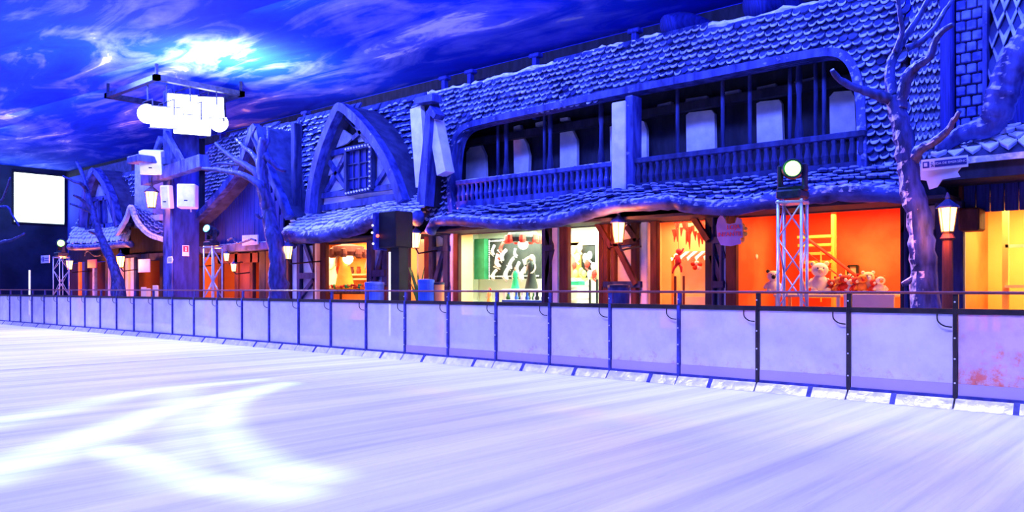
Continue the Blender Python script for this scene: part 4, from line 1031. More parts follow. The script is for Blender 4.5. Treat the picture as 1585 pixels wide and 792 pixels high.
# restroom sign, pillar signs
c = at(69, 401, 14.5)
s = thing('direction_sign', c, 'wide pale restroom direction sign left of the farthest truss tower', 'sign')
MB().box(-.55, .55, 0, .03, -.19, .19).build('sign_plate', 'sign_white', s, loc=(0,0,0))
mb = MB()
for x_ in (-.30, -.16): mb.ball((x_, -.01, .10), .035, 8, 5, (1,.4,1)).prism([(x_-.045,.06),(x_+.045,.06),(x_+.03,-.12),(x_-.03,-.12)], -.012, -.002)
mb.box(-.02, .5, -.01, -.002, .03, .06).box(-.02, .5, -.01, -.002, -.07, -.04).tube([(-.46,-.01,0),(-.42,-.01,.06)], .012, 4).tube([(-.46,-.01,0),(-.42,-.01,-.06)], .012, 4)
mb.build('pictogram', 'sign_ink', s, loc=(0,0,0))
c = at(283, 388, 14.3); c.x = xp+.02; 
cy = 14.3; c = Vector((xp+.03, 14.45, PZ(283, 388, 14.45)))
s = thing('fire_sign', c, 'small red fire equipment sign with white border on the pillar', 'sign'); s.rotation_euler = (0, 0, PI/2)
MB().box(-.13, .13, 0, .015, -.2, .2).build('sign_plate', 'sign_white', s, loc=(0,0,0)); MB().box(-.10, .10, -.006, 0, -.05, .17).build('red_field', 'sign_red', s, loc=(0,0,0))
mb = MB().box(-.03, .03, -.012, -.006, -.02, .05).ball((0,-.01,.10), .035, 8, 5, (1,.3,1)); mb.build('pictogram', 'sign_white', s, loc=(0,0,0))
c = at(262, 402, 13.6)
s = thing('arrow_sign', c, 'small white arrow shaped sign nailed on the rough post', 'sign')
MB().prism([(-.2,-.12),(.14,-.12),(.22,0),(.14,.13),(-.14,.12),(-.2,.05)], 0, .03).build('sign_plate', 'sign_white', s, loc=(0,0,0)); MB().box(-.12, .12, -.005, 0, .02, .045).box(-.12, .12, -.005, 0, -.05, -.025).build('sign_lines', 'sign_ink', s, loc=(0,0,0))
c = at(141, 408, 14.9)
s = thing('shop_board', c, 'dark red shop board under the snowy awning of the farthest house', 'sign'); MB().box(-.5, .5, 0, .05, -.2, .2, bev=.02).build('board', 'sign_red', s, loc=(0,0,0))
c = at(140, 415, 14.85); 
c = at(222, 411, 15.2)
s = thing('white_board', c, 'blank white board hung in the porch opening below the pointed roof', 'board'); MB().box(-.55, .55, 0, .04, -.28, .28, bev=.01).build('panel', 'sign_white', s, loc=(0,0,0)); MB().tube([(-.4,.02,.28),(-.4,.02,.6)], .012, 5).tube([(.4,.02,.28),(.4,.02,.6)], .012, 5).build('hanger', 'rail_black', s, loc=(0,0,0))
# screen
ys0, ys1 = 16.9, 19.75
s = thing('projection_screen', (XL+.12, (ys0+ys1)/2, 5.6), 'brightly lit white screen on the dark end wall', 'screen')
MB().box(XL+.02, XL+.1, ys0-.1, ys1+.1, 5.5, 8.75).build('screen_frame', 'black', s)
def screen_mat():
    m = bpy.data.materials.new('screen_image'); m.use_nodes = True; N, Lk = nodes_of(m); b = N['Principled BSDF']
    g = N.new('ShaderNodeNewGeometry'); n = N.new('ShaderNodeTexNoise'); n.inputs['Scale'].default_value = 1.1; n.inputs['Detail'].default_value = 5; Lk.new(g.outputs['Position'], n.inputs['Vector'])
    sp = N.new('ShaderNodeSeparateXYZ'); Lk.new(g.outputs['Position'], sp.inputs[0])
    r = N.new('ShaderNodeMapRange'); r.inputs['From Min'].default_value = 5.5; r.inputs['From Max'].default_value = 6.9; r.inputs['To Min'].default_value = -.12; r.inputs['To Max'].default_value = .5; Lk.new(sp.outputs['Z'], r.inputs['Value'])
    a = N.new('ShaderNodeMath'); Lk.new(n.outputs['Fac'], a.inputs[0]); Lk.new(r.outputs[0], a.inputs[1])
    cr = N.new('ShaderNodeValToRGB'); cr.color_ramp.elements[0].position = .33; cr.color_ramp.elements[0].color = (.25,.35,.35,1); cr.color_ramp.elements[1].position = .6; cr.color_ramp.elements[1].color = (.85,1,.92,1)
    Lk.new(a.outputs[0], cr.inputs[0]); Lk.new(cr.outputs[0], b.inputs['Emission Color']); b.inputs['Emission Strength'].default_value = 3.0; b.inputs['Base Color'].default_value = (.1,.1,.1,1)
    MATS['screen_image'] = m
screen_mat()
MB().box(XL+.1, XL+.13, ys0, ys1, 5.6, 8.65).build('screen_surface', 'screen_image', s)
c = at(45, 432, 12.6)
s = thing('light_wand', (c.x, c.y, 0), 'thin upright white glowing tube before the dark end wall', 'light tube')
MB().tube([(0,0,.12),(0,0,PZ(45,418,12.6))], .035, 8).build('tube', 'tube_glow', s, loc=(0,0,0)); MB().lathe((0,0,0), [(.14,0),(.12,.06),(.05,.12)], 12).build('base', 'black', s, loc=(0,0,0))
# ducts above the roofs
for k, (px, py, r_) in enumerate(((1195, 14, .34), (1062, 44, .28))):
    L = 18.2; c = at(px, py, L)
    o = MB().tube(smooth([(c.x-.2, L-.6, c.z-.05), (c.x, L-.1, c.z+.1), (c.x+.25, L+.6, c.z), (c.x+.3, L+1.4, c.z-.2)], 4), r_, 16).build('air_duct', 'plank', smooth=True)
    tag(o, ('larger' if k == 0 else 'smaller')+' blue air duct end showing above the shingled ridge', 'duct')
for k, px in enumerate((685, 980, 725, 826, 340, 470)):
    L = 17.2; z = PZ(px, 446-(px+VP)*.243, L); x = PX(px, L)
    o = MB().box(x-.07, x+.07, L, L+.15, 6.2, z+.15).box(x-.18, x+.18, L-.05, L+.2, z+.1, z+.22, bev=.03).build('roof_lamp', 'plank')
    tag(o, 'small blue lamp post peeking over the village roof ridge', 'roof lamp', 'little lamps along the roof ridge')
# ================================================================= SHOP CONTENTS
def at_thing(name, px, py, L, label, cat, group=None, rz=0):
    return thing(name, at(px, py, L), label, cat, group, rz)
# ---- white shop: display boards with hanging pieces, chandelier, dolls, counter
Lr = 18.3
def rect(px0, py0, px1, py1, L): 
    a, b = at(px0, py1, L), at(px1, py0, L); return a.x, b.x, a.z, b.z
x0, x1, z0, z1 = rect(742, 365, 838, 432, Lr)
t = thing('display_board', ((x0+x1)/2, Lr, z0), 'large framed black and green board on the back wall of the white lit shop', 'display board')
MB().box(x0, x0+(x1-x0)*.17, Lr-.25, Lr, z0, z1).build('green_side', 'green_dark', t)
MB().box(x0+(x1-x0)*.17, x1, Lr-.06, Lr, z0, z1).build('panel', 'board_black', t)
mb = MB()
for i in range(30):
    a = i/30
    mb.ball((lerp(x0+(x1-x0)*.19, x1, a), Lr-.08, z0+.08), .025, 5, 3); mb.ball((lerp(x0+(x1-x0)*.19, x1, a), Lr-.08, z1-.08), .025, 5, 3)
    if i < 20: mb.ball((x0+(x1-x0)*.19, Lr-.08, lerp(z0, z1, i/20)), .025, 5, 3)
mb.build('bead_border', 'white', t)
def skate(x, y, z, s, ang, label, grp, m):
    t = thing('hanging_skate', (x, y, z), label, 'skate', grp); t.rotation_euler = (0, ang, 0); t.scale = (s, s, s)
    MB().tube([(0,0,.16),(0,0,.02),(.02,0,-.08),(.10,0,-.13),(.18,0,-.13)], [.05,.05,.06,.055,.03], 8).build('boot', m, t, smooth=True, loc=(0,0,0))
    MB().box(-.06, .20, -.008, .008, -.22, -.195).box(-.02, 0, -.008, .008, -.2, -.14).box(.12, .14, -.008, .008, -.2, -.16).build('blade', 'metal_truss', t, loc=(0,0,0))
k = 0
for px, py, ang, s, m in ((762,385,.6,1.3,'white'), (778,392,.9,1.6,'white'), (768,402,.3,1.8,'white'), (790,405,.8,1.5,'white'), (800,412,.6,1.5,'white'), (783,420,.7,1.8,'white'), (764,422,.9,1.4,'white'), (775,381,.7,1.4,'red'),
                          (796,390,.2,1.1,'white'), (808,420,.8,1.7,'white'), (815,400,1.2,1.3,'cream'), (770,397,-.3,1.1,'red')):
    c = at(px, py, Lr-.2); skate(c.x, c.y, c.z, s*.62, ang, 'skate shaped ornament hanging on the black board of the white shop', 'ornaments on the black board', m)
x0, x1, z0, z1 = rect(884, 376, 926, 432, Lr)
t = thing('display_board', ((x0+x1)/2, Lr, z0), 'smaller dark framed board seen through the narrow window right of the white shop', 'display board')
MB().box(x0, x1, Lr-.06, Lr, z0, z1).build('panel', 'board_black', t)
MB().box(x0-.03, x0+(x1-x0)*.42, Lr-.10, Lr-.06, z0+.05, z1+.25).build('ochre_panel', 'room_amber', t)
MB().board([(x0,0,z0),(x1,0,z0)], .08, Lr-.1, Lr).board([(x1,0,z0),(x1,0,z1)], .08, Lr-.1, Lr).board([(x0,0,z1),(x1,0,z1)], .08, Lr-.1, Lr).build('frame', 'cream', t)
for i, (px, py) in enumerate(((886,386),(893,398),(888,410),(899,420),(905,398),(912,395),(908,408),(903,424),(912,424),(918,412),(919,424),(890,423),(897,382))):
    c = at(px, py, Lr-.2); m = ('cream','white','red','yellow')[i % 4]
    o = MB().ball((c.x, c.y, c.z), .09, 8, 6, (1, .5, 1.3)).tube([(c.x-.05,c.y,c.z-.1),(c.x+.06,c.y,c.z-.2)], .025, 5).build('ornament', m)
    tag(o, 'small pale or coloured ornament on the narrow dark board', 'ornament', 'ornaments on the narrow board')
def cloth_chandelier(px, py, L, label, sc, ms):
    c = at(px, py, L); t = thing('chandelier', c, label, 'chandelier'); t.scale = (sc, sc, sc)
    MB().tube([(0,0,.1),(0,0,.5)], .02, 6).lathe((0,0,0), [(.35,-.1),(.42,.0),(.38,.14),(.1,.2)], 14).build('hoop', ms[0], t, loc=(0,0,0))
    for k in range(7):
        a = 2*PI*k/7; MB().lathe((.42*math.cos(a), .42*math.sin(a), -.02), [(.07,-.12),(.09,-.04),(.07,.08),(.02,.1)], 8).build('shade', ms[1], t, loc=(0,0,0))
    MB().ball((0,0,-.16), .14, 10, 6).build('globe', ms[2], t, loc=(0,0,0))
cloth_chandelier(809, 368, 17.2, 'dark round chandelier with red shades in the white lit shop', 1.1, ('board_black', 'red', 'lamp_warm'))
cloth_chandelier(538, 390, 17.3, 'dark red scalloped chandelier in the red lit shop', 1.4, ('room_dark', 'room_dark', 'lamp_warm'))
def doll(px, py, L, h, label, dress, hair='hair', cat='doll', rz=0):
    """py: pixel row of the feet"""
    c = at(px, py, L); t = thing('doll' if h < 1 else 'mannequin', c, label, cat, None, rz); s = h
    MB().lathe((0,0,0), [(.20*s,0),(.19*s,.06*s),(.10*s,.48*s),(.115*s,.62*s),(.12*s,.74*s),(.05*s,.81*s),(.035*s,.84*s)], 16).build('dress', dress, t, smooth=True, loc=(0,0,0))
    mb = MB().ball((0,-.01*s,.91*s), .072*s, 12, 8, (.9,1,1.15)).ball((0,-.08*s,.90*s), .012*s, 6, 4)
    mb.tube([(0,0,.8*s),(0,0,.88*s)], .03*s, 8)
    for sx in (-1, 1):
        mb.tube(smooth([(sx*.10*s,0,.76*s),(sx*.16*s,-.02*s,.62*s),(sx*.15*s,-.10*s,.50*s),(sx*.12*s,-.15*s,.47*s)], 3), [.032*s,.03*s,.028*s,.026*s,.025*s,.022*s,.02*s,.02*s,.018*s,.018*s], 7)
        for q in range(4): mb.tube([(sx*.12*s+q*.008*s-.012*s,-.15*s,.47*s),(sx*.12*s+q*.008*s-.012*s,-.18*s,.455*s)], .004*s, 4)
    mb.build('body', 'skin', t, smooth=True, loc=(0,0,0))
    MB().ball((0,.015*s,.925*s), .082*s, 12, 8, (1,1,1.1)).tube(smooth([(0,.05*s,.93*s),(0,.08*s,.8*s),(0,.08*s,.62*s)], 3), [.07*s,.07*s,.07*s,.06*s,.055*s,.04*s,.03*s], 8).build('hair', hair, t, smooth=True, loc=(0,0,0))
    return t
def table(px0, px1, py, L, depth, label, m='cream', cloth=None):
    a, b = at(px0, py, L), at(px1, py, L); z = (a.z+b.z)/2; t = thing('display_table', ((a.x+b.x)/2, L+depth/2, 0), label, 'table')
    MB().box(a.x, b.x, L, L+depth, z-.06, z, bev=.015).build('table_top', m, t)
    for x_ in (a.x+.06, b.x-.06):
        for y_ in (L+.06, L+depth-.06): MB().box(x_-.03, x_+.03, y_-.03, y_+.03, 0, z-.06).build('leg', m, t)
    if cloth: MB().box(a.x+.02, b.x-.02, L-.015, L, z-.4, z-.005).build('cloth_front', cloth, t)
    return z
zt1 = table(776, 836, 447, 16.9, .9, 'white display table with dolls in the white lit shop', 'white')
doll(797, 447, 17.2, .62, 'doll in green dress with long dark hair standing on the white table', 'green', rz=.8)
doll(822, 447, 17.2, .95, 'taller doll in dark dress beside the green dressed doll', 'board_black', 'cream')
table(776, 850, 464, 16.35, .5, 'low blue fronted counter covered with small goods in the white lit shop', 'white', 'blue_drum')
for i in range(14):
    px = 781+i*4.6+random.uniform(-1, 1); c = at(px, 461, 16.5); c.z = at(810, 464, 16.35).z
    o = MB().lathe((c.x, c.y+random.uniform(-.06, .2), c.z), [(.05,0),(.06,.06),(.03,.12),(.035,.15+random.uniform(0,.08))], 8).build('trinket', ('blue_drum','leaf','white','board_black')[i % 4]); tag(o, 'tiny trinket on the blue fronted counter', 'trinket', 'small goods on the blue fronted counter')
doll(757, 473, 16.5, .5, 'small doll with red hair and yellow skirt at the left of the white shop', 'yellow', 'red')
# ladder and green box in the narrow window
def ladder(px, pt, pb, L, w, label, m):
    a, b = at(px, pb, L), at(px, pt, L); t = thing('step_ladder', (a.x, L, 0), label, 'ladder')
    H = b.z
    for s_ in (-1, 1): MB().box(s_*w/2-.02, s_*w/2+.02, -.02, .02, 0, H).build('rail', m, t, loc=(0,0,0))
    for k in range(int(H/.3)): MB().box(-w/2, w/2, -.015, .015, .2+k*.3, .23+k*.3).build('rung', m, t, loc=(0,0,0))
ladder(918, 432, 480, 16.6, .22, 'dark narrow ladder rack in the narrow window right of the white shop', 'board_black')
ladder(1051, 427, 480, 16.4, .22, 'thin dark ladder rack in the orange lit shop window', 'room_dark')
c = at(890, 438, 17.3)
o = MB().box(c.x-.18, c.x+.18, 17.2, 17.5, c.z-.08, c.z+.06, bev=.02).build('gift_box', 'green'); tag(o, 'green box on the shelf under the narrow dark board', 'box')
x0, x1, z0, z1 = rect(880, 441, 915, 470, 17.25)
t = thing('shelf_unit', ((x0+x1)/2, 17.3, 0), 'pale shelf unit in the narrow window right of the white shop', 'shelf')
for z_ in (.3, .75, z0+.15, z1): MB().box(x0, x1, 17.15, 17.6, z_-.04, z_).build('shelf', 'white', t)
for x_ in (x0, x1): MB().box(x_-.02, x_+.02, 17.15, 17.6, 0, z1).build('side_panel', 'white', t)
# ---- orange shop: striped stall, red wreath, plush
c = at(1073, 388, 17.4)
t = thing('striped_stall', (c.x, 17.6, 0), 'white toy stall with striped red awning in the orange lit shop', 'stall')
mb1, mb2 = MB(), MB(); w_ = 1.1; zt_ = PZ(1073, 388, 17.4)
for i in range(10):
    xa_ = -w_/2+i*w_/10; (mb1 if i % 2 else mb2).add([(xa_, 0, zt_), (xa_+w_/10, 0, zt_), (xa_+w_/10, -.35, zt_-.16), (xa_+w_/20, -.38, zt_-.24), (xa_, -.35, zt_-.16)], [(0,1,2,3,4)])
mb1.build('awning_stripes', 'red', t, loc=(0,0,0)); mb2.build('awning', 'white', t, loc=(0,0,0))
MB().box(-w_/2, -w_/2+.05, -.3, -.25, 0, zt_-.1).box(w_/2-.05, w_/2, -.3, -.25, 0, zt_-.1).build('stall_post', 'orange', t, loc=(0,0,0))
MB().box(-w_/2+.05, w_/2-.05, -.28, .1, 0, 1.3).build('stall_body', 'white', t, loc=(0,0,0)); MB().box(-w_/2+.05, w_/2-.05, .05, .1, 1.3, zt_-.1).build('stall_back', 'cream', t, loc=(0,0,0))
for i, (px, py) in enumerate(((1072,408),(1078,407),(1083,409),(1075,414),(1082,414))):
    q = at(px, py, 17.2); o = MB().ball(q, .06, 8, 5).build('toy_ball', ('red','white','red')[i % 3]); tag(o, 'small red or white toy displayed on the striped stall', 'toy', 'toys on the striped stall')
c = at(1066, 356, 17.2)
t = thing('hanging_garland', c, 'ragged red garland hanging from the ceiling of the orange lit shop', 'garland')
mb = MB()
for i in range(26):
    a = random.uniform(-.45, .45); z_ = random.uniform(-.1, .32); mb.tube([(a, 0, z_), (a+random.uniform(-.06,.06), .02, z_-random.uniform(.15,.4))], [.05, .008], 5)
mb.build('tassel_fringe', 'red', t, loc=(0,0,0))
c = at(1048, 402, 17.0)
t = thing('hanging_puppet', c, 'dark red jumping puppet figure hanging in the orange lit shop window', 'puppet')
MB().tube([(0,0,.12),(.02,0,-.08)], [.06,.08], 8).ball((.03,0,.2), .07, 8, 6).tube([(.02,0,.1),(.12,0,.2),(.16,0,.27)], [.03,.025,.02], 6).tube([(-.02,0,.1),(-.1,0,.02)], [.03,.02], 6).tube([(0,0,-.08),(-.1,0,-.2),(-.14,0,-.32)], [.04,.035,.02], 6).tube([(.03,0,-.08),(.1,0,-.18),(.1,0,-.3)], [.04,.035,.02], 6).build('body', 'sign_red', t, smooth=True, loc=(0,0,0))
MB().tube([(.03,0,.25),(.03,0,1.0)], .006, 4).build('string', 'black', t, loc=(0,0,0))
# candy garland
for i in range(12):
    c = at(1143+i*2.5, 397+ .0*i, 17.8); o = MB().ball(c, .05, 8, 5, (.6,1,1.3)).build('garland_bead', 'white' if i % 2 else 'red'); tag(o, 'bead of the candy striped garland on the red shop wall', 'bead', 'beads of the candy striped garland')
# ---- red shop: stairs, post, frame, plush toys
t = thing('staircase', (PX(1270, 18.4), 18.4, 0), 'pale open staircase with red handrail at the back of the red lit shop', 'stairs')
for k, py in enumerate((458, 437, 417, 405, 392, 379, 366)):
    xa_, xb_ = PX(1247-k*1, 18.4), PX(1292, 18.4); z_ = PZ(1270, py, 18.4)
    MB().box(xa_, xb_, 18.1, 18.5, z_-.04, z_+.02).build('tread', 'yellow', t)
MB().box(PX(1288, 18.3), PX(1293, 18.3), 18.2, 18.35, 0, 3.2).build('newel_post', 'yellow', t)
A, B = at(1250, 370, 17.9), at(1338, 437, 17.9)
MB().tube([A, B], .035, 8).build('handrail', 'red', t)
A, B = at(1250, 392, 17.9), at(1322, 444, 17.9); MB().tube([A, B], .015, 6).build('lower_rail', 'red', t)
for px, py in ((1270, 388), (1309, 415)):
    a = at(px, py, 17.9); MB().tube([a, (a.x, a.y, 1.2)], .018, 6).build('baluster', 'yellow', t)
x0, x1, z0, z1 = rect(1313, 411, 1327, 427, 18.9)
t = thing('framed_picture', ((x0+x1)/2, 18.9, z0), 'small dark framed picture on the red shop wall', 'picture')
MB().board([(x0,0,z0),(x1,0,z0)], .04, 18.85, 18.95).board([(x0,0,z1),(x1,0,z1)], .04, 18.85, 18.95).board([(x0,0,z0),(x0,0,z1)], .06, 18.85, 18.95).board([(x1,0,z0),(x1,0,z1)], .04, 18.85, 18.95).build('frame', 'board_black', t)
MB().box(x0, x1, 18.9, 18.95, z0, z1).build('picture_sheet', 'cream', t)
table(1196, 1300, 455, 16.5, .8, 'long pale toy counter behind the truss tower in the red lit shop', 'cream')
table(1304, 1385, 455, 16.5, .8, 'white chest shaped toy counter at the right of the red lit shop', 'white', 'white')
zc = at(1250, 455, 16.5).z
def bear(px, L, h, label, m, m2, grp=None, py=None):
    c = at(px, 455, L); z = zc if py is None else at(px, py, L).z
    t = thing('plush_toy', (c.x, L, z), label, 'plush toy', grp, rz=math.atan2(c.x, -L)*0+.5); s = h
    MB().ball((0,0,.28*s), .26*s, 12, 8, (1,.9,1.1)).tube([(-.18*s,0,.4*s),(-.33*s,-.1*s,.22*s)], [.09*s,.07*s], 8).tube([(.18*s,0,.4*s),(.33*s,-.1*s,.22*s)], [.09*s,.07*s], 8).tube([(-.12*s,0,.1*s),(-.2*s,-.3*s,.09*s)], [.1*s,.09*s], 8).tube([(.12*s,0,.1*s),(.2*s,-.3*s,.09*s)], [.1*s,.09*s], 8).build('body', m, t, smooth=True, loc=(0,0,0))
    hd = MB().ball((0,-.03*s,.70*s), .22*s, 12, 8, (1.1,.95,.95)).build('head', m, t, smooth=True, loc=(0,0,0))
    for sx in (-1, 1): MB().ball((sx*.19*s,0,.88*s), .075*s, 8, 6, (1,.6,1)).build('ear', m2, hd, smooth=True, loc=(0,0,0))
    MB().ball((-.08*s,-.225*s,.75*s), .022*s, 6, 4).ball((.08*s,-.225*s,.75*s), .022*s, 6, 4).build('eyes', 'board_black', hd, loc=(0,0,0))
    MB().ball((0,-.22*s,.66*s), .085*s, 8, 6).build('muzzle', m2, hd, smooth=True, loc=(0,0,0))
bear(1268, 16.9, .72, 'big cream teddy bear on the counter right of the truss tower', 'white', 'cream')
bear(1196, 16.7, .55, 'black and white plush toy at the left of the truss tower', 'white', 'board_black')
for i, px in enumerate((1286, 1298, 1307, 1316, 1325, 1334, 1352, 1362)):
    bear(px, 16.9, .34+.05*(i % 3), 'small plush toy in the heap right of the cream teddy bear', ('red','orange','red','white')[i % 4], ('cream','red','white','orange')[i % 4], 'small plush toys on the counter')
bear(1343, 17.0, .5, 'pale yellow plush toy lying between the small red ones', 'cream', 'white')
c = at(1280, 458, 16.55)
# ---- red/amber shop of the gabled house: mannequins, pots, shelves
doll(533, 447, 17.4, 1.75, 'mannequin in long yellow dress and apron in the red lit shop', 'yellow', 'red', 'mannequin', rz=.6)
doll(577, 447, 17.2, 1.45, 'mannequin in pale dress at the right of the red lit shop', 'cream', 'orange', 'mannequin', rz=.4)
MATS['apron'] = MATS['white']
doll(513, 447, 17.9, 1.5, 'mannequin in white cloak at the back of the red lit shop', 'white', 'white', 'mannequin')
x0, x1, z0, z1 = rect(503, 380, 572, 440, 18.3)
t = thing('wall_shelves', ((x0+x1)/2, 18.3, z0), 'cream wall shelves with red goods behind the mannequins', 'shelves')
for py in (395, 425, 432): z_ = PZ(540, py, 18.3); MB().box(x0, x1, 18.15, 18.5, z_-.03, z_+.03).build('shelf', 'cream', t)
for i in range(12):
    px = 506+i*5.4; c = at(px, 424 if i % 2 else 394, 18.3); c.z = PZ(540, 425 if i % 2 else 395, 18.3)+.03
    o = MB().lathe(c, [(.07,0),(.09,.1),(.06,.2),(.07,.26)], 8).build('jar', ('red','room_dark','orange')[i % 3]); tag(o, 'dark red or orange jar on the cream wall shelves', 'jar', 'jars on the wall shelves')
table(505, 566, 452, 16.4, .6, 'display table with red flowers inside the red lit shop window', 'timber_brown')
zc2 = at(535, 452, 16.4).z
for i in range(12):
    c = at(508+i*4.8, 452, 16.6); c.z = zc2+.0
    t = thing('flower_pot', c, 'small potted red or pink flower on the red shop window table', 'potted flower', 'flower pots on the red shop table')
    MB().lathe((0,0,0), [(.045,0),(.06,.1)], 8).build('pot', 'room_dark', t, loc=(0,0,0)); mb = MB()
    for q in range(5): mb.ball((random.uniform(-.06,.06), random.uniform(-.06,.06), .14+random.uniform(0,.1)), .04, 6, 4)
    mb.build('blossom', ('red','red','green','orange')[i % 4], t, loc=(0,0,0))
# blue drums and crate on the walkway
def drum(px, L, r, h, label, m='blue_drum'):
    x = PX(px, L); t = thing('drum', (x, L, 0), label, 'drum')
    MB().lathe((0,0,0), [(r,0),(r,.02),(r*.97,.05),(r*.97,h*.32),(r,h*.34),(r*.97,h*.36),(r*.97,h*.65),(r,h*.67),(r*.97,h*.69),(r*.97,h-.05),(r,h-.02),(r,h)], 20).build('barrel', m, t, smooth=False, loc=(0,0,0))
    MB().lathe((0,0,0), [(r*1.02,h),(r*1.0,h+.05),(r*.3,h+.07)], 20).build('lid', 'metal_dark' if m != 'blue_drum' else m, t, loc=(0,0,0))
drum(579, 14.6, .28, 1.62, 'blue drum before the red lit shop, left of the black tower'); drum(600, 15.1, .2, 1.55, 'brown drum just right of the left blue drum', 'timber_brown')
drum(659, 14.6, .22, 1.68, 'tall blue drum at the left corner of the long house'); drum(678, 14.9, .16, 1.6, 'orange brown drum beside the tall blue drum', 'room_amber')
drum(957, 14.6, .24, 1.52, 'dark drum under the lantern in the timber bay', 'timber')
# plants, seat, dishes near the lantern
c = at(648, 430, 15.3)
t = thing('potted_plant', (c.x, 15.3, 0), 'dark spiky potted plant beside the lantern left of the long house', 'plant')
MB().lathe((0,0,0), [(.16,0),(.22,.9),(.2,.9)], 12).build('pot', 'timber_brown', t, loc=(0,0,0)); mb = MB()
for i in range(22):
    a = random.uniform(0, 2*PI); h = random.uniform(.5, 1.3); mb.tube([(0,0,.85),(.12*math.cos(a),.12*math.sin(a),.85+h*.6),(.3*math.cos(a),.3*math.sin(a),.85+h)], [.03,.03,.004], 5)
mb.build('leaves', 'leaf', t, loc=(0,0,0))
for i, (px, L_) in enumerate(((232, 14.6), (221, 14.9), (214, 14.6))):
    c = at(px, 440, L_); t = thing('cafe_chair', (c.x, L_, 0), ('cream backed cafe chair showing over the rail below the white board','second cafe chair left of the cream backed one','leftmost cafe chair by the pale porch post')[i], 'chair')
    MB().box(-.22, .22, -.22, .22, .43, .47, bev=.02).build('seat', 'cream', t, loc=(0,0,0)); MB().box(-.24, .24, .19, .23, .9, (1.62, 1.5, 1.55)[i], bev=.03).build('backrest', 'cream', t, loc=(0,0,0))
    for sx in (-1, 1):
        MB().box(sx*.19-.02, sx*.19+.02, .19, .23, 0, 1.0).build('leg', 'timber_brown', t, loc=(0,0,0)); MB().box(sx*.19-.02, sx*.19+.02, -.21, -.17, 0, .45).build('leg', 'timber_brown', t, loc=(0,0,0))
# interior lamps
def roomlight(key, e, col, dx=0, size=1.6, L=17.5):
    xl_, xr_ = rooms[key]; c = (xl_+xr_)/2
    light('AREA', 'shop_lamp', (c+dx, L, 3.1), e, col, (xr_-xl_)*.6, size, target=(c+dx, L+.2, 0))
roomlight('white', 620, (.85, 1, .78)); roomlight('orange', 150, (1, .48, .22)); roomlight('red', 190, (1, .42, .16)); roomlight('yellow', 190, (1, .66, .22))
roomlight('amber', 300, (1, .62, .28)); roomlight('amber2', 90, (1, .5, .25), L=17); roomlight('barn', 240, (1, .4, .15)); roomlight('porch', 300, (1, .5, .2))
# floodlights on the pillar: light thrown up on the painted ceiling and out over the ice
c = at(285, 170, 13.2)
light('SPOT', 'flood_up', (-24.2, 13.4, 7.2), 5200, (.85, .82, 1), .3, target=(-24.4, 13.8, 9), spot=2.6, blend=1)
light('POINT', 'flood_glow', (c.x+.6, 11.5, 7.0), 900, (.62, .62, 1), .4)
light('POINT', 'screen_glow', (XL+2.2, 16, 7.0), 200, (.4, .7, 1), .5)
light('POINT', 'green_beam_glow', (b1.x, b1.y-.5, h1+.5), 6, (.2, 1, .1), .1)
# gobo projector: a swirl of pale green light on the ice
def gobo(loc, energy, col, segs, size=2.6):
    l = bpy.data.lights.new('pattern_projector', 'SPOT'); l.energy = energy; l.color = (1,1,1); l.spot_size = size; l.spot_blend = .1; l.shadow_soft_size = .02
    o = bpy.data.objects.new('pattern_projector', l); COL.objects.link(o); o.location = loc       # looks straight down
    l.use_nodes = True; N, Lk = l.node_tree.nodes, l.node_tree.links; em = N['Emission']
    tc = N.new('ShaderNodeTexCoord'); sp = N.new('ShaderNodeSeparateXYZ'); Lk.new(tc.outputs['Normal'], sp.inputs[0])
    def op(k, a, b=None, c=None, clamp=False):
        r = N.new('ShaderNodeMath'); r.operation = k; r.use_clamp = clamp
        for i, q in enumerate((a, b, c)):
            if q is None: continue
            if isinstance(q, (int, float)): r.inputs[i].default_value = q
            else: Lk.new(q, r.inputs[i])
        return r.outputs[0]
    az = op('MAXIMUM', op('ABSOLUTE', sp.outputs['Z']), .02)
    gx = op('ADD', op('MULTIPLY', op('DIVIDE', sp.outputs['X'], az), loc[2]), loc[0]); gy = op('ADD', op('MULTIPLY', op('DIVIDE', sp.outputs['Y'], az), loc[2]), loc[1])
    cb = N.new('ShaderNodeCombineXYZ'); Lk.new(gx, cb.inputs[0]); Lk.new(gy, cb.inputs[1]); P = cb.outputs[0]
    def vop(k, a, b=None):
        r = N.new('ShaderNodeVectorMath'); r.operation = k
        for i, q in enumerate((a, b)):
            if q is None: continue
            if isinstance(q, (tuple, Vector)): r.inputs[i].default_value = tuple(q)
            else: Lk.new(q, r.inputs[i])
        return r
    tot = None
    for (a, b, wa, wb, s) in segs:
        ba = b-a; pa = vop('SUBTRACT', P, tuple(a)).outputs[0]
        h = op('DIVIDE', vop('DOT_PRODUCT', pa, tuple(ba)).outputs['Value'], ba.dot(ba), clamp=True)
        sc = N.new('ShaderNodeVectorMath'); sc.operation = 'SCALE'; sc.inputs[0].default_value = tuple(ba); Lk.new(h, sc.inputs['Scale'])
        d = vop('LENGTH', vop('SUBTRACT', pa, sc.outputs[0]).outputs[0]).outputs['Value']
        w = op('MULTIPLY_ADD', h, wb-wa, wa)
        q = op('SUBTRACT', 1.0, op('DIVIDE', d, w), clamp=True)
        q = op('MULTIPLY', op('SMOOTHSTEP', q, 0, 1) if False else op('MULTIPLY', op('MULTIPLY', q, q), op('SUBTRACT', 3.0, op('MULTIPLY', q, 2.0))), s)
        q = op('MAXIMUM', tot, q) if tot is not None else q
        tot = q
    # inverse square and cosine falloff of a bare lamp compensated as a projector lens does
    st = op('DIVIDE', tot, op('POWER', az, 3.0)); st = op('MINIMUM', st, 40)
    Lk.new(st, em.inputs['Strength']); em.inputs['Color'].default_value = (*col, 1)
seg = []
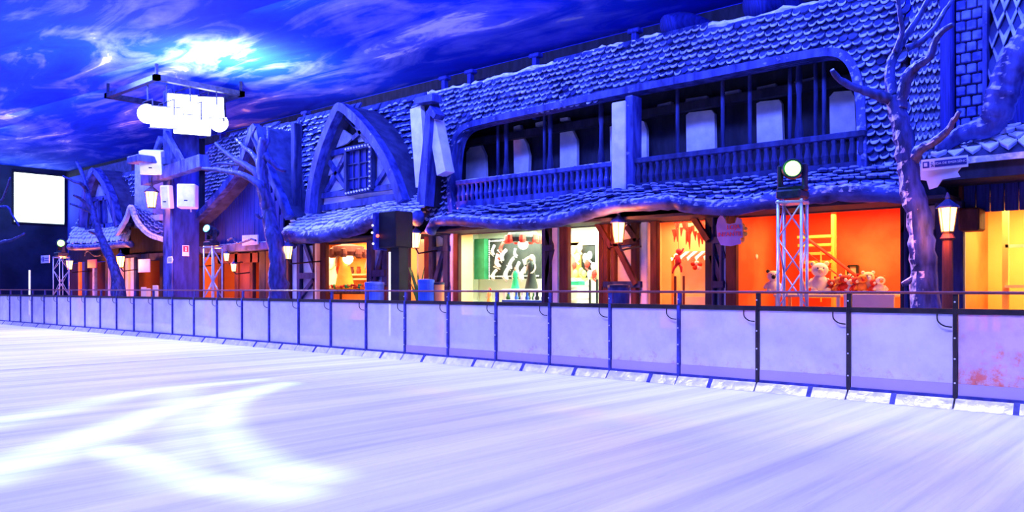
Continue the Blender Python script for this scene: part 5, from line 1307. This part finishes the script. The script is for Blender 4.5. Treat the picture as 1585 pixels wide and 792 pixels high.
def arc(pts, w0, w1, s=1):
    G = [ground(a, b) for a, b in pts]; G = smooth(G, 2)
    for i in range(len(G)-1):
        n = len(G)-1; wf = lambda t: lerp(w0, w1, t)
        seg.append((G[i], G[i+1], wf(i/n), wf((i+1)/n), s))
arc([(-60,664),(90,634),(250,602),(400,588)], .7, .35, .6)
arc([(-60,745),(60,704),(150,672),(280,628),(440,594)], .7, .4, 1)
arc([(440,594),(365,618),(338,650),(362,690),(420,722),(475,738)], .35, .55, .9)
arc([(275,606),(300,645),(300,690),(270,742)], .6, .6, .5)
arc([(160,694),(230,712),(300,742),(440,762)], .4, .5, 1)
gc = ground(230, 670)
gobo((gc.x-1.0, gc.y-1.0, 7.5), 1900, (.72, 1.0, .0), seg)
# ================================================================= CAMERA, LIGHTS
cam = bpy.data.cameras.new('camera'); co = bpy.data.objects.new('camera', cam); COL.objects.link(co)
cam.sensor_width = 36; cam.lens = 36*F/1585; cam.shift_y = (HY-396)/1585; cam.clip_end = 300
co.location = (0, 0, EYE); fw = Vector((-CA, SA, 0)); co.rotation_euler = fw.to_track_quat('-Z', 'Y').to_euler()
SC.camera = co
vs = SC.view_settings; vs.view_transform = 'Standard'; vs.look = 'None'; vs.exposure = 0; vs.gamma = 1
try: vs.use_curve_mapping = False
except Exception: pass
w = bpy.data.worlds.new('world'); SC.world = w; w.use_nodes = True
w.node_tree.nodes['Background'].inputs[0].default_value = (.01, .03, .6, 1); w.node_tree.nodes['Background'].inputs[1].default_value = .12
BL = (.10, .15, 1.0)
for i, x in enumerate((4, -6, -16, -26, -36, -46)):
    light('AREA', 'facade_wash', (x, 11.9, 8.8), 1300 if x > -30 else 950, BL, 8, .5, target=(x-.5, 16.3, 4.5))
for i, x in enumerate((4, -7, -18, -29, -40, -51)):
    light('AREA', 'ice_light', (x, 3.5, 8.8), 620 if x < -15 else 450, (.66, .66, 1.0), 9, 9, target=(x, 3.5, 0), spread=2.0)
for i, x in enumerate((2, -10, -22, -34, -46)):
    light('AREA', 'ceiling_wash', (x, 9.0, 5.5), 240, (.10, .15, 1.0), 6, 1, target=(x+2, 2, 9))
for x in (0, -6, -13, -21, -30, -40):
    light('AREA', 'barrier_fill', (x, 4.0, 8.7), 88, (.64, .60, 1.0), 6, .8, target=(x, 11.0, 0), spread=.75)  # unseen fill added to brighten the fence panels
for x, y in ((-28, 9), (-38, 8), (-48, 9)):
    light('AREA', 'ceiling_wash', (x, y, 5.2), 330, (.50, .50, 1.0), 6, 2, target=(x+1, y-1, 9))  # extra lilac fill, added unseen to brighten the left of the ceiling
